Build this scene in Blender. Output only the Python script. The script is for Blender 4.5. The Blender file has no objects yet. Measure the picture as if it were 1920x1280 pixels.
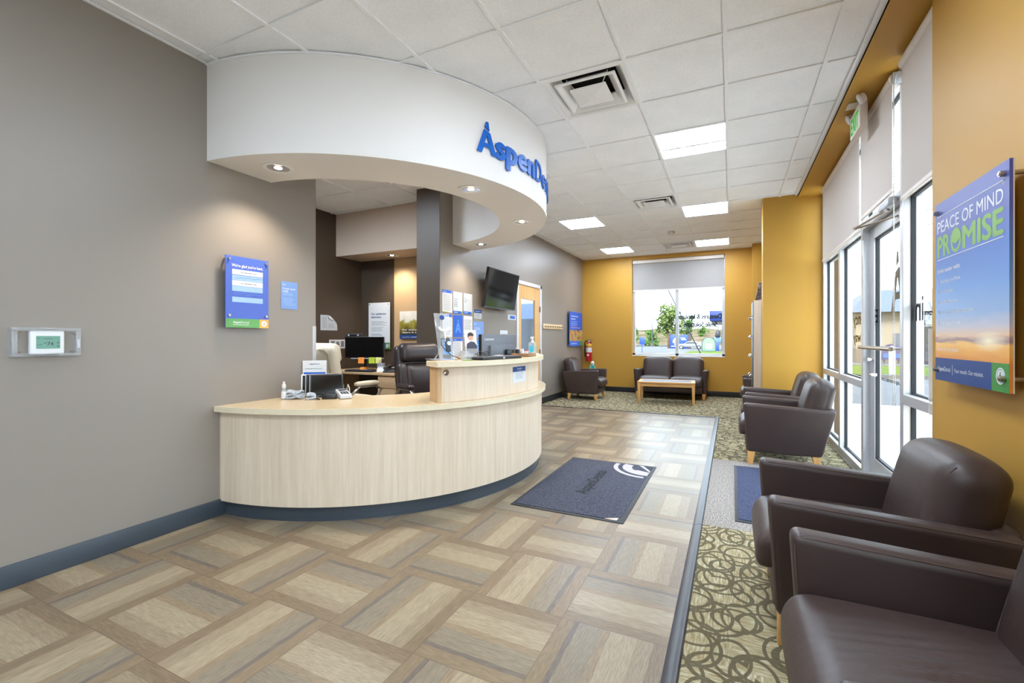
import bpy, bmesh, math, random
from mathutils import Vector, Matrix
random.seed(7)
PI = math.pi
C = bpy.context.scene.collection
S = bpy.context.scene

# ------------------------------------------------------------------ camera
cam_d = bpy.data.cameras.new('camera'); cam = bpy.data.objects.new('camera', cam_d); C.objects.link(cam)
cam_d.sensor_width = 36.0; cam_d.sensor_fit = 'HORIZONTAL'; cam_d.lens = 16.0
cam_d.shift_y = -0.003125; cam_d.clip_start = 0.02; cam_d.clip_end = 900
cam.location = (0, 0, 1.2); cam.rotation_euler = (PI/2, 0, math.radians(25.77))
S.camera = cam

# ------------------------------------------------------------------ world, sun, exposure
w = bpy.data.worlds.new('overcast_sky'); S.world = w; w.use_nodes = True
bg = w.node_tree.nodes['Background']; bg.inputs[0].default_value = (0.74, 0.88, 1.0, 1); bg.inputs[1].default_value = 2.1
sd = bpy.data.lights.new('sun', 'SUN'); sd.energy = 3.5; sd.angle = math.radians(20); sd.color = (1.0, 0.96, 0.9)
sun = bpy.data.objects.new('sun', sd); C.objects.link(sun); sun.rotation_euler = (math.radians(42), math.radians(-4), 0)
S.view_settings.view_transform = 'Standard'; S.view_settings.look = 'None'
S.view_settings.gamma = 1.0; S.view_settings.use_curve_mapping = False
S.view_settings.exposure = 1.82
TROFFER = 13.5      # ceiling panel emission
SPOT_W = 16.0       # recessed can light power
S.cycles.max_bounces = 10; S.cycles.diffuse_bounces = 5; S.cycles.glossy_bounces = 4
S.cycles.transparent_max_bounces = 12; S.cycles.sample_clamp_indirect = 6.0
S.cycles.use_denoising = True

# ------------------------------------------------------------------ material helpers
def lin(c):
    return tuple(((v/255)/12.92 if v/255 <= 0.04045 else ((v/255+0.055)/1.055)**2.4) for v in c) + (1.0,)

class NT:
    def __init__(s, name):
        s.m = bpy.data.materials.new(name); s.m.use_nodes = True
        s.t = s.m.node_tree; s.b = s.t.nodes['Principled BSDF']; s.out = s.t.nodes['Material Output']
    def n(s, typ, **kw):
        nd = s.t.nodes.new(typ)
        for k, v in kw.items(): setattr(nd, k, v)
        return nd
    def put(s, sock, v):
        if hasattr(v, 'is_output') or isinstance(v, bpy.types.NodeSocket): s.t.links.new(v, sock)
        else: sock.default_value = v
    def math(s, op, a, b=0.0, c=None):
        nd = s.n('ShaderNodeMath', operation=op); s.put(nd.inputs[0], a); s.put(nd.inputs[1], b)
        if c is not None: s.put(nd.inputs[2], c)
        return nd.outputs[0]
    def mix(s, f, a, b, blend='MIX'):
        nd = s.n('ShaderNodeMix', data_type='RGBA', blend_type=blend)
        s.put(nd.inputs[0], f); s.put(nd.inputs[6], a); s.put(nd.inputs[7], b); return nd.outputs[2]
    def mixf(s, f, a, b):
        nd = s.n('ShaderNodeMix', data_type='FLOAT'); s.put(nd.inputs[0], f); s.put(nd.inputs[2], a); s.put(nd.inputs[3], b); return nd.outputs[0]
    def coord(s, out='Object'):
        return s.n('ShaderNodeTexCoord').outputs[out]
    def mapping(s, v, loc=(0,0,0), rot=(0,0,0), sc=(1,1,1)):
        nd = s.n('ShaderNodeMapping'); s.put(nd.inputs[0], v); nd.inputs[1].default_value = loc; nd.inputs[2].default_value = rot; nd.inputs[3].default_value = sc
        return nd.outputs[0]
    def noise(s, v, scale=5, detail=3, rough=0.5):
        nd = s.n('ShaderNodeTexNoise'); s.put(nd.inputs['Vector'], v); nd.inputs['Scale'].default_value = scale
        nd.inputs['Detail'].default_value = detail; nd.inputs['Roughness'].default_value = rough; return nd.outputs[0]
    def ramp(s, f, stops, interp='LINEAR'):
        nd = s.n('ShaderNodeValToRGB'); cr = nd.color_ramp; cr.interpolation = interp
        while len(cr.elements) < len(stops): cr.elements.new(0.5)
        for e, (p, c) in zip(cr.elements, stops): e.position = p; e.color = c
        s.put(nd.inputs[0], f); return nd.outputs[0]
    def bump(s, h, strength=0.2, dist=0.002):
        nd = s.n('ShaderNodeBump'); nd.inputs['Strength'].default_value = strength; nd.inputs['Distance'].default_value = dist
        s.put(nd.inputs['Height'], h); s.t.links.new(nd.outputs[0], s.b.inputs['Normal'])
    def set(s, col=None, rough=None, metal=None, spec=None, coat=None):
        if col is not None: s.put(s.b.inputs['Base Color'], col)
        if rough is not None: s.put(s.b.inputs['Roughness'], rough)
        if metal is not None: s.b.inputs['Metallic'].default_value = metal
        if spec is not None: s.b.inputs['Specular IOR Level'].default_value = spec
        if coat is not None: s.b.inputs['Coat Weight'].default_value = coat; s.b.inputs['Coat Roughness'].default_value = 0.12
        return s

_mc = {}
def plain(name, rgb, rough=0.5, metal=0.0, spec=0.5, mottled=0.04, scale=40, bump=0.0, coat=None):
    if name in _mc: return _mc[name]
    t = NT(name); col = lin(rgb)
    nz = t.noise(t.coord(), scale, 3)
    dark = tuple(v*(1-mottled*2) for v in col[:3]) + (1,)
    lite = tuple(min(1, v*(1+mottled*2)) for v in col[:3]) + (1,)
    t.set(t.mix(nz, dark, lite), rough, metal, spec, coat)
    if bump: t.bump(nz, bump, 0.002)
    _mc[name] = t.m; return t.m

def emit(name, rgb, strength):
    if name in _mc: return _mc[name]
    t = NT(name); e = t.n('ShaderNodeEmission'); e.inputs[0].default_value = lin(rgb); e.inputs[1].default_value = strength
    t.t.links.new(e.outputs[0], t.out.inputs[0]); _mc[name] = t.m; return t.m

def clear(name, tint=(0.95, 0.975, 0.97), refl=1.0, rough=0.0, haze=0.0, hazecol=(0.9, 0.92, 0.94)):
    if name in _mc: return _mc[name]
    t = NT(name)
    tr = t.n('ShaderNodeBsdfTransparent'); tr.inputs[0].default_value = (*tint, 1)
    gl = t.n('ShaderNodeBsdfGlossy'); gl.inputs['Roughness'].default_value = rough
    fr = t.n('ShaderNodeLayerWeight'); fr.inputs[0].default_value = 0.5     # same from both sides, so a thin pane never mirrors itself
    sch = t.math('ADD', 0.03, t.math('MULTIPLY', t.math('POWER', fr.outputs['Facing'], 5.0), 0.7))
    a = t.n('ShaderNodeMixShader'); t.put(a.inputs[0], t.math('MULTIPLY', sch, refl)); t.t.links.new(tr.outputs[0], a.inputs[1]); t.t.links.new(gl.outputs[0], a.inputs[2])
    last = a.outputs[0]
    if haze:
        df = t.n('ShaderNodeBsdfDiffuse'); df.inputs[0].default_value = (*hazecol, 1)
        h = t.n('ShaderNodeMixShader'); h.inputs[0].default_value = haze; t.t.links.new(last, h.inputs[1]); t.t.links.new(df.outputs[0], h.inputs[2]); last = h.outputs[0]
    t.t.links.new(last, t.out.inputs[0]); _mc[name] = t.m; return t.m

def paint(name, rgb, rough=0.45, spec=0.4, b=0.12):
    if name in _mc: return _mc[name]
    t = NT(name); c = lin(rgb); co = t.coord()
    big = t.noise(co, 1.3, 2); t.set(t.mix(big, tuple(v*0.96 for v in c[:3])+(1,), tuple(v*1.04 for v in c[:3])+(1,)), rough, 0, spec)
    t.bump(t.noise(co, 260, 2), b, 0.001); _mc[name] = t.m; return t.m

def wood(name, light, dark, axis='Z', rough=0.4, fine=38, spec=0.45):
    if name in _mc: return _mc[name]
    t = NT(name); co = t.coord()
    sc = {'Z': (1, 1, 0.035), 'X': (0.035, 1, 1), 'Y': (1, 0.035, 1)}[axis]
    g1 = t.noise(t.mapping(co, sc=sc), fine, 4, 0.6); g2 = t.noise(t.mapping(co, sc=sc), fine*5, 2, 0.5)
    g3 = t.noise(t.mapping(co, sc=tuple(v*1.0 for v in sc)), fine*0.18, 2)
    f = t.math('ADD', t.math('MULTIPLY', g1, 0.5), t.math('ADD', t.math('MULTIPLY', g2, 0.25), t.math('MULTIPLY', g3, 0.25)))
    t.set(t.ramp(f, [(0.34, lin(dark)), (0.62, lin(light))]), rough, 0, spec); t.bump(g2, 0.05, 0.0005)
    _mc[name] = t.m; return t.m

# ------------------------------------------------------------------ palette
M_TAUPE = paint('taupe_wall_paint', (130, 121, 112), 0.42, 1.0)
M_YEL = paint('golden_wall_paint', (186, 141, 58), 0.5, 0.3)
M_WHITE = paint('white_soffit_paint', (232, 229, 226), 0.5, 0.35)
M_BEIGE = paint('beige_bulkhead_paint', (196, 178, 160), 0.5, 0.35)
M_TAN = paint('tan_wall_paint', (186, 156, 118), 0.5, 0.35)
M_DARK = paint('shade_darkened_wall_paint', (76, 64, 52), 0.45, 0.4)  # wall taupe darkened: the dim reception's shade is put into the colour
M_ALU = plain('anodised_aluminium', (205, 206, 208), 0.38, 0.55, 0.5, 0.02)
M_GASK = plain('black_gasket', (26, 28, 32), 0.6)
M_CHROME = plain('chrome', (225, 225, 228), 0.12, 1.0, 0.5, 0.01)
M_STEEL = plain('brushed_steel', (176, 168, 160), 0.32, 0.95, 0.5, 0.04)
M_BASE = plain('slate_vinyl_base', (58, 66, 75), 0.42, 0, 0.5, 0.03)
M_BASEK = plain('black_vinyl_base', (32, 33, 37), 0.4, 0, 0.5, 0.03)
M_BLACK = plain('black_plastic', (22, 22, 25), 0.38, 0, 0.5, 0.03)
M_SCREEN = plain('black_screen', (10, 11, 13), 0.08, 0, 0.6, 0.0)
M_CHAR = plain('charcoal_plastic', (58, 62, 70), 0.42, 0, 0.5, 0.03)
M_CHAR2 = plain('grey_blue_plastic', (92, 98, 108), 0.42, 0, 0.5, 0.03)
M_PLW = plain('white_plastic', (214, 214, 214), 0.35, 0, 0.5, 0.01)
M_PLC = plain('cream_plastic', (222, 212, 202), 0.45, 0, 0.4, 0.02)
M_PLG = plain('grey_plastic', (186, 190, 196), 0.4, 0, 0.5, 0.02)
M_PAPER = plain('white_paper', (208, 210, 213), 0.65, 0, 0.25, 0.01)
M_PAPER2 = plain('grey_paper', (186, 192, 198), 0.65, 0, 0.25, 0.02)
M_INK = plain('grey_ink', (112, 117, 126), 0.7, 0, 0.2, 0.02)
M_INKL = plain('pale_ink', (142, 147, 156), 0.7, 0, 0.2, 0.02)
M_NAVY = plain('navy_print', (28, 66, 128), 0.45, 0, 0.4, 0.02)
M_BLUE = plain('royal_blue_print', (76, 101, 186), 0.42, 0, 0.4, 0.02)
M_BLUE2 = plain('sign_blue', (12, 98, 205), 0.4, 0, 0.45, 0.02)
M_BLUE3 = plain('deep_blue_print', (34, 88, 190), 0.45, 0, 0.4, 0.03)
M_SKYB = plain('light_blue_print', (114, 148, 206), 0.45, 0, 0.4, 0.02)
M_LBL = plain('pale_blue_print', (152, 182, 222), 0.45, 0, 0.4, 0.03)
M_LOGOB = plain('mid_blue_print', (84, 140, 226), 0.45, 0, 0.4, 0.02)
M_WPR = plain('white_print', (218, 220, 223), 0.5, 0, 0.3, 0.0)
M_GRN = plain('lime_print', (126, 172, 78), 0.45, 0, 0.4, 0.02)
M_GRND = plain('green_print', (62, 140, 62), 0.45, 0, 0.4, 0.02)
M_GRN2 = plain('soft_green_print', (98, 160, 92), 0.45, 0, 0.4, 0.05, 6)
M_ORG = plain('orange_print', (250, 170, 84), 0.45, 0, 0.4, 0.02)
M_DECAL = plain('dark_window_lettering', (40, 46, 54), 0.5, 0, 0.3, 0.02)
M_OAK = wood('honey_oak', (222, 172, 108), (190, 138, 78), 'Z', 0.35, 30)
M_OAKX = wood('honey_oak_long_grain', (222, 172, 108), (190, 138, 78), 'X', 0.35, 30)
M_LAM = wood('pale_ash_laminate', (222, 205, 183), (202, 183, 159), 'Z', 0.42, 44)
M_LAMD = wood('tan_desk_laminate', (196, 164, 126), (168, 136, 100), 'X', 0.42, 30)
M_PEG = wood('pale_pine', (226, 200, 160), (200, 170, 128), 'Y', 0.5, 30)
M_DOORW = wood('maple_door_veneer', (224, 178, 116), (200, 152, 92), 'Z', 0.35, 20)
M_CTOP = None
def _ctop():
    t = NT('speckled_cream_laminate'); co = t.coord()
    f = t.noise(co, 180, 3, 0.7); t.set(t.ramp(f, [(0.35, lin((190, 166, 130))), (0.6, lin((220, 200, 164)))]), 0.22, 0, 0.5); return t.m
M_CTOP = _ctop()
def _cedge():
    t = NT('cream_edge_band'); t.set(t.mix(t.noise(t.coord(), 30, 3), lin((226, 214, 186)), lin((216, 202, 172))), 0.35, 0, 0.5); return t.m
M_CEDGE = _cedge()
def _leather(name, a, b, rough=0.42):
    t = NT(name); co = t.coord()
    v = t.n('ShaderNodeTexVoronoi'); t.put(v.inputs['Vector'], co); v.inputs['Scale'].default_value = 420
    nz = t.noise(co, 6, 3); nf = t.noise(co, 90, 3)
    t.set(t.mix(nz, lin(a), lin(b)), t.math('ADD', t.math('MULTIPLY', nf, 0.14), rough-0.07), 0, 0.45)
    wr = t.noise(t.mapping(co, sc=(1, 3, 1)), 9, 2)
    t.bump(t.math('ADD', t.math('MULTIPLY', v.outputs['Distance'], 0.5), t.math('MULTIPLY', wr, 0.7)), 0.16, 0.002); return t.m
M_LEA = _leather('dark_brown_leather', (56, 43, 40), (66, 52, 48), 0.42)
M_LEAB = _leather('black_brown_leather', (40, 32, 34), (50, 40, 40), 0.36)
M_LEAC = _leather('cream_leather', (206, 190, 164), (220, 206, 182), 0.45)
M_PIPE = plain('taupe_leather_piping', (86, 69, 63), 0.5, 0, 0.4, 0.03)
M_PIPEC = plain('tan_piping', (150, 132, 104), 0.5, 0, 0.4, 0.03)
M_STITCH = plain('pale_stitching', (128, 108, 98), 0.6, 0, 0.3, 0.2, 400)
M_GLASS = clear('window_glass', (0.97, 0.985, 0.985), 0.6)
M_ACR = clear('clear_acrylic', (0.93, 0.95, 0.96), 1.4, 0.02, 0.16, (0.86, 0.88, 0.92))
M_GEL = clear('sanitizer_bottle', (0.9, 0.97, 0.975), 1.2, 0.02, 0.2, (0.86, 0.95, 0.96))

# ------------------------------------------------------------------ mesh builder
class MB:
    def __init__(s): s.bm = bmesh.new()
    def add(s, tmp, mi=0, M=None):
        if M is not None: bmesh.ops.transform(tmp, matrix=M, verts=tmp.verts)
        for f in tmp.faces: f.material_index = mi
        me = bpy.data.meshes.new('t'); tmp.to_mesh(me); tmp.free(); s.bm.from_mesh(me); bpy.data.meshes.remove(me); return s
    def box(s, x0, x1, y0, y1, z0, z1, bev=0.0, seg=2, mi=0, M=None):
        t = bmesh.new(); bmesh.ops.create_cube(t, size=1.0)
        bmesh.ops.scale(t, vec=(x1-x0, y1-y0, z1-z0), verts=t.verts)
        bmesh.ops.translate(t, vec=((x0+x1)/2, (y0+y1)/2, (z0+z1)/2), verts=t.verts)
        bev = min(bev, 0.42*min(abs(x1-x0), abs(y1-y0), abs(z1-z0)))
        if bev: bmesh.ops.bevel(t, geom=list(t.edges), offset=bev, segments=seg, profile=0.5, affect='EDGES')
        return s.add(t, mi, M)
    def hexa(s, v, bev=0.0, seg=2, mi=0, M=None):   # 8 corners: bottom loop then top loop
        t = bmesh.new(); vs = [t.verts.new(p) for p in v]
        for f in ((3, 2, 1, 0), (4, 5, 6, 7), (0, 1, 5, 4), (1, 2, 6, 5), (2, 3, 7, 6), (3, 0, 4, 7)): t.faces.new([vs[i] for i in f])
        bmesh.ops.recalc_face_normals(t, faces=t.faces)
        if bev: bmesh.ops.bevel(t, geom=list(t.edges), offset=bev, segments=seg, profile=0.5, affect='EDGES')
        return s.add(t, mi, M)
    def cyl(s, p0, p1, r0, r1=None, n=20, mi=0, cap=True):
        p0, p1 = Vector(p0), Vector(p1); d = p1-p0; t = bmesh.new()
        bmesh.ops.create_cone(t, cap_ends=cap, cap_tris=False, segments=n, radius1=r0, radius2=r0 if r1 is None else r1, depth=d.length)
        q = Vector((0, 0, 1)).rotation_difference(d.normalized())
        return s.add(t, mi, Matrix.Translation((p0+p1)/2) @ q.to_matrix().to_4x4())
    def tube(s, pts, r, n=8, mi=0, closed=False):
        pts = [Vector(p) for p in pts]; t = bmesh.new(); rings = []; N = len(pts); nrm = None
        for i, p in enumerate(pts):
            if closed: d = pts[(i+1) % N]-pts[i-1]
            else: d = pts[min(i+1, N-1)]-pts[max(i-1, 0)]
            d.normalize()
            if nrm is None:
                nrm = d.orthogonal().normalized()
            nrm = (nrm-d*nrm.dot(d)).normalized(); b = d.cross(nrm)
            rr = r[i] if isinstance(r, (list, tuple)) else r
            rings.append([t.verts.new(p+(nrm*math.cos(a)+b*math.sin(a))*rr) for a in [2*PI*k/n for k in range(n)]])
        for i in range(N if closed else N-1):
            A, B = rings[i], rings[(i+1) % N]
            for k in range(n): t.faces.new((A[k], A[(k+1) % n], B[(k+1) % n], B[k]))
        if not closed: t.faces.new(rings[0][::-1]); t.faces.new(rings[-1])
        bmesh.ops.recalc_face_normals(t, faces=t.faces); return s.add(t, mi)
    def lathe(s, prof, n=28, mi=0, M=None):
        t = bmesh.new(); rings = []
        for r, z in prof:
            rings.append([t.verts.new((r*math.cos(2*PI*k/n), r*math.sin(2*PI*k/n), z)) for k in range(n)] if r > 1e-5 else [t.verts.new((0, 0, z))])
        for A, B in zip(rings, rings[1:]):
            for k in range(n):
                a, b = A[k % len(A)], A[(k+1) % n % len(A)]; c, d = B[(k+1) % n % len(B)], B[k % len(B)]
                vs = [];
                for v in (a, b, c, d):
                    if v not in vs: vs.append(v)
                if len(vs) > 2: t.faces.new(vs)
        bmesh.ops.recalc_face_normals(t, faces=t.faces); return s.add(t, mi, M)
    def prism(s, poly, z0, z1, mi=0, M=None, bev=0.0, seg=2):
        t = bmesh.new(); a = [t.verts.new((x, y, z0)) for x, y in poly]; b = [t.verts.new((x, y, z1)) for x, y in poly]; n = len(poly)
        t.faces.new(a[::-1]); t.faces.new(b)
        for i in range(n): t.faces.new((a[i], a[(i+1) % n], b[(i+1) % n], b[i]))
        bmesh.ops.recalc_face_normals(t, faces=t.faces)
        if bev: bmesh.ops.bevel(t, geom=list(t.edges), offset=bev, segments=seg, profile=0.5, affect='EDGES')
        return s.add(t, mi, M)
    def arc(s, xc, yc, r0, r1, a0, a1, z0, z1, n=64, mi=0, xmin=-1e9):    # solid ring sector, angles in degrees
        t = bmesh.new(); cols = []
        for k in range(n+1):
            a = math.radians(a0+(a1-a0)*k/n); c, q = math.cos(a), math.sin(a)
            cols.append([t.verts.new((max(xc+r*c, xmin), yc+r*q, z)) for r, z in ((r0, z0), (r1, z0), (r1, z1), (r0, z1))])
        for A, B in zip(cols, cols[1:]):
            for i in range(4): t.faces.new((A[i], A[(i+1) % 4], B[(i+1) % 4], B[i]))
        t.faces.new(cols[0]); t.faces.new(cols[-1][::-1])
        bmesh.ops.recalc_face_normals(t, faces=t.faces); return s.add(t, mi)
    def quad(s, a, b, c, d, mi=0):
        t = bmesh.new(); t.faces.new([t.verts.new(p) for p in (a, b, c, d)]); return s.add(t, mi)
    def pillow(s, x0, x1, y0, y1, z0, z1, bev=0.04, crown=0.02, axis=2, n=10, mi=0, M=None, fn=None):
        """A rounded cushion: subdivided box, soft edges, both faces of one axis crowned."""
        t = bmesh.new(); lo = (x0, y0, z0); hi = (x1, y1, z1)
        bmesh.ops.create_cube(t, size=2.0)
        bmesh.ops.subdivide_edges(t, edges=list(t.edges), cuts=n, use_grid_fill=True)
        half = [(hi[i]-lo[i])/2 for i in range(3)]; mid = [(hi[i]+lo[i])/2 for i in range(3)]
        for v in t.verts:
            p = [v.co[i]*half[i] for i in range(3)]
            core = [max(half[i]-bev, 0.0) for i in range(3)]
            q = Vector([max(-core[i], min(core[i], p[i])) for i in range(3)]); d = Vector(p)-q
            if d.length > 1e-9:
                k = min(bev, min(half)); m = max(abs(x) for x in d); d = d.normalized()*min(m, k) if m > 0 else d
                p = q+d
            p = list(p); o = [i for i in range(3) if i != axis]
            f = (1-(p[o[0]]/half[o[0]])**2)*(1-(p[o[1]]/half[o[1]])**2)
            p[axis] += crown*f*(1 if p[axis] > 0 else -1)*min(1, abs(p[axis])/half[axis]*1.3)
            v.co = [p[i]+mid[i] for i in range(3)]
            if fn: v.co = fn(v.co)
        return s.add(t, mi, M)
    def build(s, name, mats, parent=None, smooth=True, ang=38):
        bm = s.bm
        bmesh.ops.remove_doubles(bm, verts=bm.verts, dist=1e-6) if False else None
        for f in bm.faces: f.smooth = smooth
        if smooth:
            for e in bm.edges:
                if len(e.link_faces) == 2 and e.calc_face_angle(0) > math.radians(ang): e.smooth = False
        me = bpy.data.meshes.new(name); bm.to_mesh(me); bm.free()
        for m in (mats if isinstance(mats, (list, tuple)) else [mats]): me.materials.append(m)
        o = bpy.data.objects.new(name, me); C.objects.link(o)
        if parent is not None: o.parent = parent
        return o

def tag(o, label=None, cat=None, group=None, kind=None):
    for k, v in (('label', label), ('category', cat), ('group', group), ('kind', kind)):
        if v: o[k] = v
    return o
def thing(name, label, cat, loc=(0, 0, 0), rz=0.0, group=None, M=None):
    o = bpy.data.objects.new(name, None); C.objects.link(o); o.empty_display_size = 0.1
    if M is not None: o.matrix_world = M
    else: o.location = loc; o.rotation_euler = (0, 0, rz)
    return tag(o, label, cat, group)
def struct(name, mb, mats, smooth=True, label=None):
    o = mb.build(name, mats, None, smooth); o['kind'] = 'structure'
    if label: o['label'] = label
    return o
def dup(root, M=None, loc=None, rz=None, label=None, group=None):
    def cp(o, par):
        c = o.copy(); C.objects.link(c)
        if par is not None: c.parent = par; c.matrix_parent_inverse = o.matrix_parent_inverse.copy()
        for ch in [x for x in C.objects if x.parent == o]: cp(ch, c)
        return c
    r = cp(root, None)
    if M is not None: r.matrix_world = M
    if loc is not None: r.location = loc
    if rz is not None: r.rotation_euler = (0, 0, rz)
    if label: r['label'] = label
    if group: r['group'] = group
    return r

# ------------------------------------------------------------------ lettering and flat prints
_tc = {}
def glyphs(txt, bold=0.0, ext=0.0):
    key = (txt, bold, ext)
    if key in _tc: return _tc[key]
    cu = bpy.data.curves.new('txt', 'FONT'); cu.body = txt; cu.size = 1.0; cu.offset = bold; cu.extrude = ext; cu.resolution_u = 3
    ob = bpy.data.objects.new('txt', cu); C.objects.link(ob)
    dg = bpy.context.evaluated_depsgraph_get(); dg.update()
    me = bpy.data.meshes.new_from_object(ob.evaluated_get(dg))
    vs = [v.co.copy() for v in me.vertices]; fs = [tuple(p.vertices) for p in me.polygons]
    bpy.data.objects.remove(ob); bpy.data.curves.remove(cu); bpy.data.meshes.remove(me)
    xs = [v.x for v in vs] or [0, 0]
    _tc[key] = (vs, fs, min(xs), max(xs)); return _tc[key]

def put_text(mb, txt, x, y, h, width=None, align='L', bold=0.0, z=0.0, mirror=False, mi=0, ext=0.0, fn=None):
    """Text with capital height about h at (x, y); width squeezes or stretches it; bold overprints it a hair to each side."""
    vs, fs, a, b = glyphs(txt, 0.0, ext); s = h/0.72; k = bold*0.8
    sx = s if width is None else width/(b-a+2*k); W = (b-a)*sx
    off = {'L': k*sx, 'C': -W/2, 'R': -W}[align]
    for n, (ox, oy) in enumerate(((0, 0), (-k, 0), (k, 0), (0, -k*0.6), (0, k*0.6)) if bold else ((0, 0),)):
        t = bmesh.new(); nv = []
        for v in vs:
            px = (v.x-a+ox)*sx+off
            if mirror: px = -px
            p = Vector((x+px, y+(v.y+oy)*s, z+v.z*s+n*2e-5)); nv.append(t.verts.new(fn(p) if fn else p))
        for f in fs:
            try: t.faces.new([nv[i] for i in f])
            except ValueError: pass
        mb.add(t, mi)
    return W

def frame_matrix(origin, right, up):
    r, u = Vector(right), Vector(up); n = r.cross(u)
    return Matrix(((r.x, u.x, n.x, origin[0]), (r.y, u.y, n.y, origin[1]), (r.z, u.z, n.z, origin[2]), (0, 0, 0, 1)))
def flat(name, mat, parent, rects, z, th=0.0008):
    mb = MB()
    for x0, x1, y0, y1 in rects: mb.box(x0, x1, y0, y1, z, z+th)
    return mb.build(name, mat, parent, False)
def bars(x0, x1, y0, y1, n, fill=0.35, ragged=0.35):
    out = []; st = (y1-y0)/n
    for i in range(n):
        yy = y1-(i+0.5)*st; out.append((x0, x1-(x1-x0)*ragged*random.random(), yy-st*fill/2, yy+st*fill/2))
    return out
A_BODY = [[(0, 0), (.24, 0), (.33, .26), (.37, .42), (.5, .75), (.5, .93), (.36, .97)], [(1, 0), (.67, .86), (.5, .93), (.5, .75), (.63, .42), (.67, .26), (.76, 0)], [(.33, .26), (.67, .26), (.63, .42), (.37, .42)]]
A_CAP = [[(.40, 1.075), (.5, 1.03), (.625, .955), (.56, 1.3), (.46, 1.3)]]
def put_A(mb, x, y, wd, ht, z=0, th=0.0008, mi=0, M=None, mirror=False):
    for poly in A_BODY+A_CAP:
        P = [(x+(1-a if mirror else a)*wd, y+b/1.3*ht) for a, b in poly]
        mb.prism(P, z, z+th, mi, M)
def put_ring(mb, cx, cy, r0, r1, z=0, th=0.0008, n=36, mi=0):
    mb.arc(cx, cy, r0, r1, 0, 360, z, z+th, n, mi)

def sheet(name, label, cat, origin, right, w, h, mat, th=0.002, up=(0, 0, 1), group=None, bev=0):
    mb = MB(); mb.box(0, w, 0, h, 0, th, bev)
    o = mb.build(name, mat); o.matrix_world = frame_matrix(origin, right, up); return tag(o, label, cat, group)
def standoffs(o, w, h, d, inset=0.03, r=0.009, gap=0.04, depth=None):
    for a in (inset, w-inset):
        for b in (inset if not isinstance(inset, tuple) else inset[1], h-inset):
            m = MB(); m.cyl((a, b, -gap), (a, b, 0.001), r*0.8, n=14); m.cyl((a, b, d), (a, b, d+0.012), r, n=16); m.build('standoff', M_STEEL, o)
LW = dict(right=(0, 1, 0)); RW = dict(right=(0, -1, 0)); FW = dict(right=(1, 0, 0))
#MARK_STRUCTURE
CEIL = 3.015; LX = -3.13; RXW = 0.94; FY = 10.25

# floors
def vinyl():
    t = NT('woodgrain_vinyl_tile'); sp = t.n('ShaderNodeSeparateXYZ'); t.put(sp.inputs[0], t.coord())
    u = t.math('DIVIDE', t.math('SUBTRACT', sp.outputs[0], -0.656), 0.4385); v = t.math('DIVIDE', t.math('SUBTRACT', sp.outputs[1], 0.940), 0.4582)
    iu, iv = t.math('FLOOR', u), t.math('FLOOR', v); fu, fv = t.math('FRACT', u), t.math('FRACT', v)
    fu = t.math('SUBTRACT', u, iu); fv = t.math('SUBTRACT', v, iv)
    par = t.math('ABSOLUTE', t.math('MODULO', t.math('ADD', iu, iv), 2.0))
    ac = t.mixf(par, fv, fu); al = t.mixf(par, fu, fv)
    cv = t.n('ShaderNodeCombineXYZ'); t.put(cv.inputs[0], iu); t.put(cv.inputs[1], iv)
    wn = t.n('ShaderNodeTexWhiteNoise', noise_dimensions='2D'); t.put(wn.inputs[0], cv.outputs[0]); rnd = wn.outputs[0]
    flip = t.math('GREATER_THAN', rnd, 0.5)
    ac = t.mixf(flip, ac, t.math('SUBTRACT', 1.0, ac))
    L, Md, G, D = lin((150, 136, 113)), lin((126, 109, 87)), lin((127, 116, 99)), lin((105, 95, 87))
    wob = t.noise(t.mapping(t.coord(), sc=(1, 1, 1)), 14, 3)
    ac = t.math('ADD', ac, t.math('MULTIPLY', t.math('SUBTRACT', wob, 0.5), 0.018))
    strip = t.ramp(ac, [(0.0, Md), (0.13, D), (0.18, G), (0.40, lin((134, 117, 94))), (0.48, L), (0.72, lin((139, 124, 102))), (0.86, lin((121, 104, 83)))], 'CONSTANT')
    gv = t.n('ShaderNodeCombineXYZ'); t.put(gv.inputs[0], t.math('MULTIPLY', ac, 60.0)); t.put(gv.inputs[1], t.math('MULTIPLY', al, 5.0)); t.put(gv.inputs[2], t.math('MULTIPLY', rnd, 37.0))
    g = t.noise(gv.outputs[0], 1.6, 5, 0.65)
    col = t.mix(0.75, strip, t.ramp(g, [(0.3, (0.56, 0.55, 0.54, 1)), (0.68, (1.22, 1.22, 1.2, 1))]), 'MULTIPLY')
    col = t.mix(1.0, col, t.ramp(rnd, [(0, (0.94, 0.94, 0.93, 1)), (1, (1.06, 1.05, 1.05, 1))]), 'MULTIPLY')
    e = t.math('MINIMUM', t.math('MINIMUM', fu, t.math('SUBTRACT', 1.0, fu)), t.math('MINIMUM', fv, t.math('SUBTRACT', 1.0, fv)))
    j = t.math('LESS_THAN', e, 0.0032)
    t.set(t.mix(j, col, lin((98, 80, 64))), t.math('ADD', t.math('MULTIPLY', g, 0.12), 0.27), 0, 0.36)
    t.bump(g, 0.06, 0.001); return t.m
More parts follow.
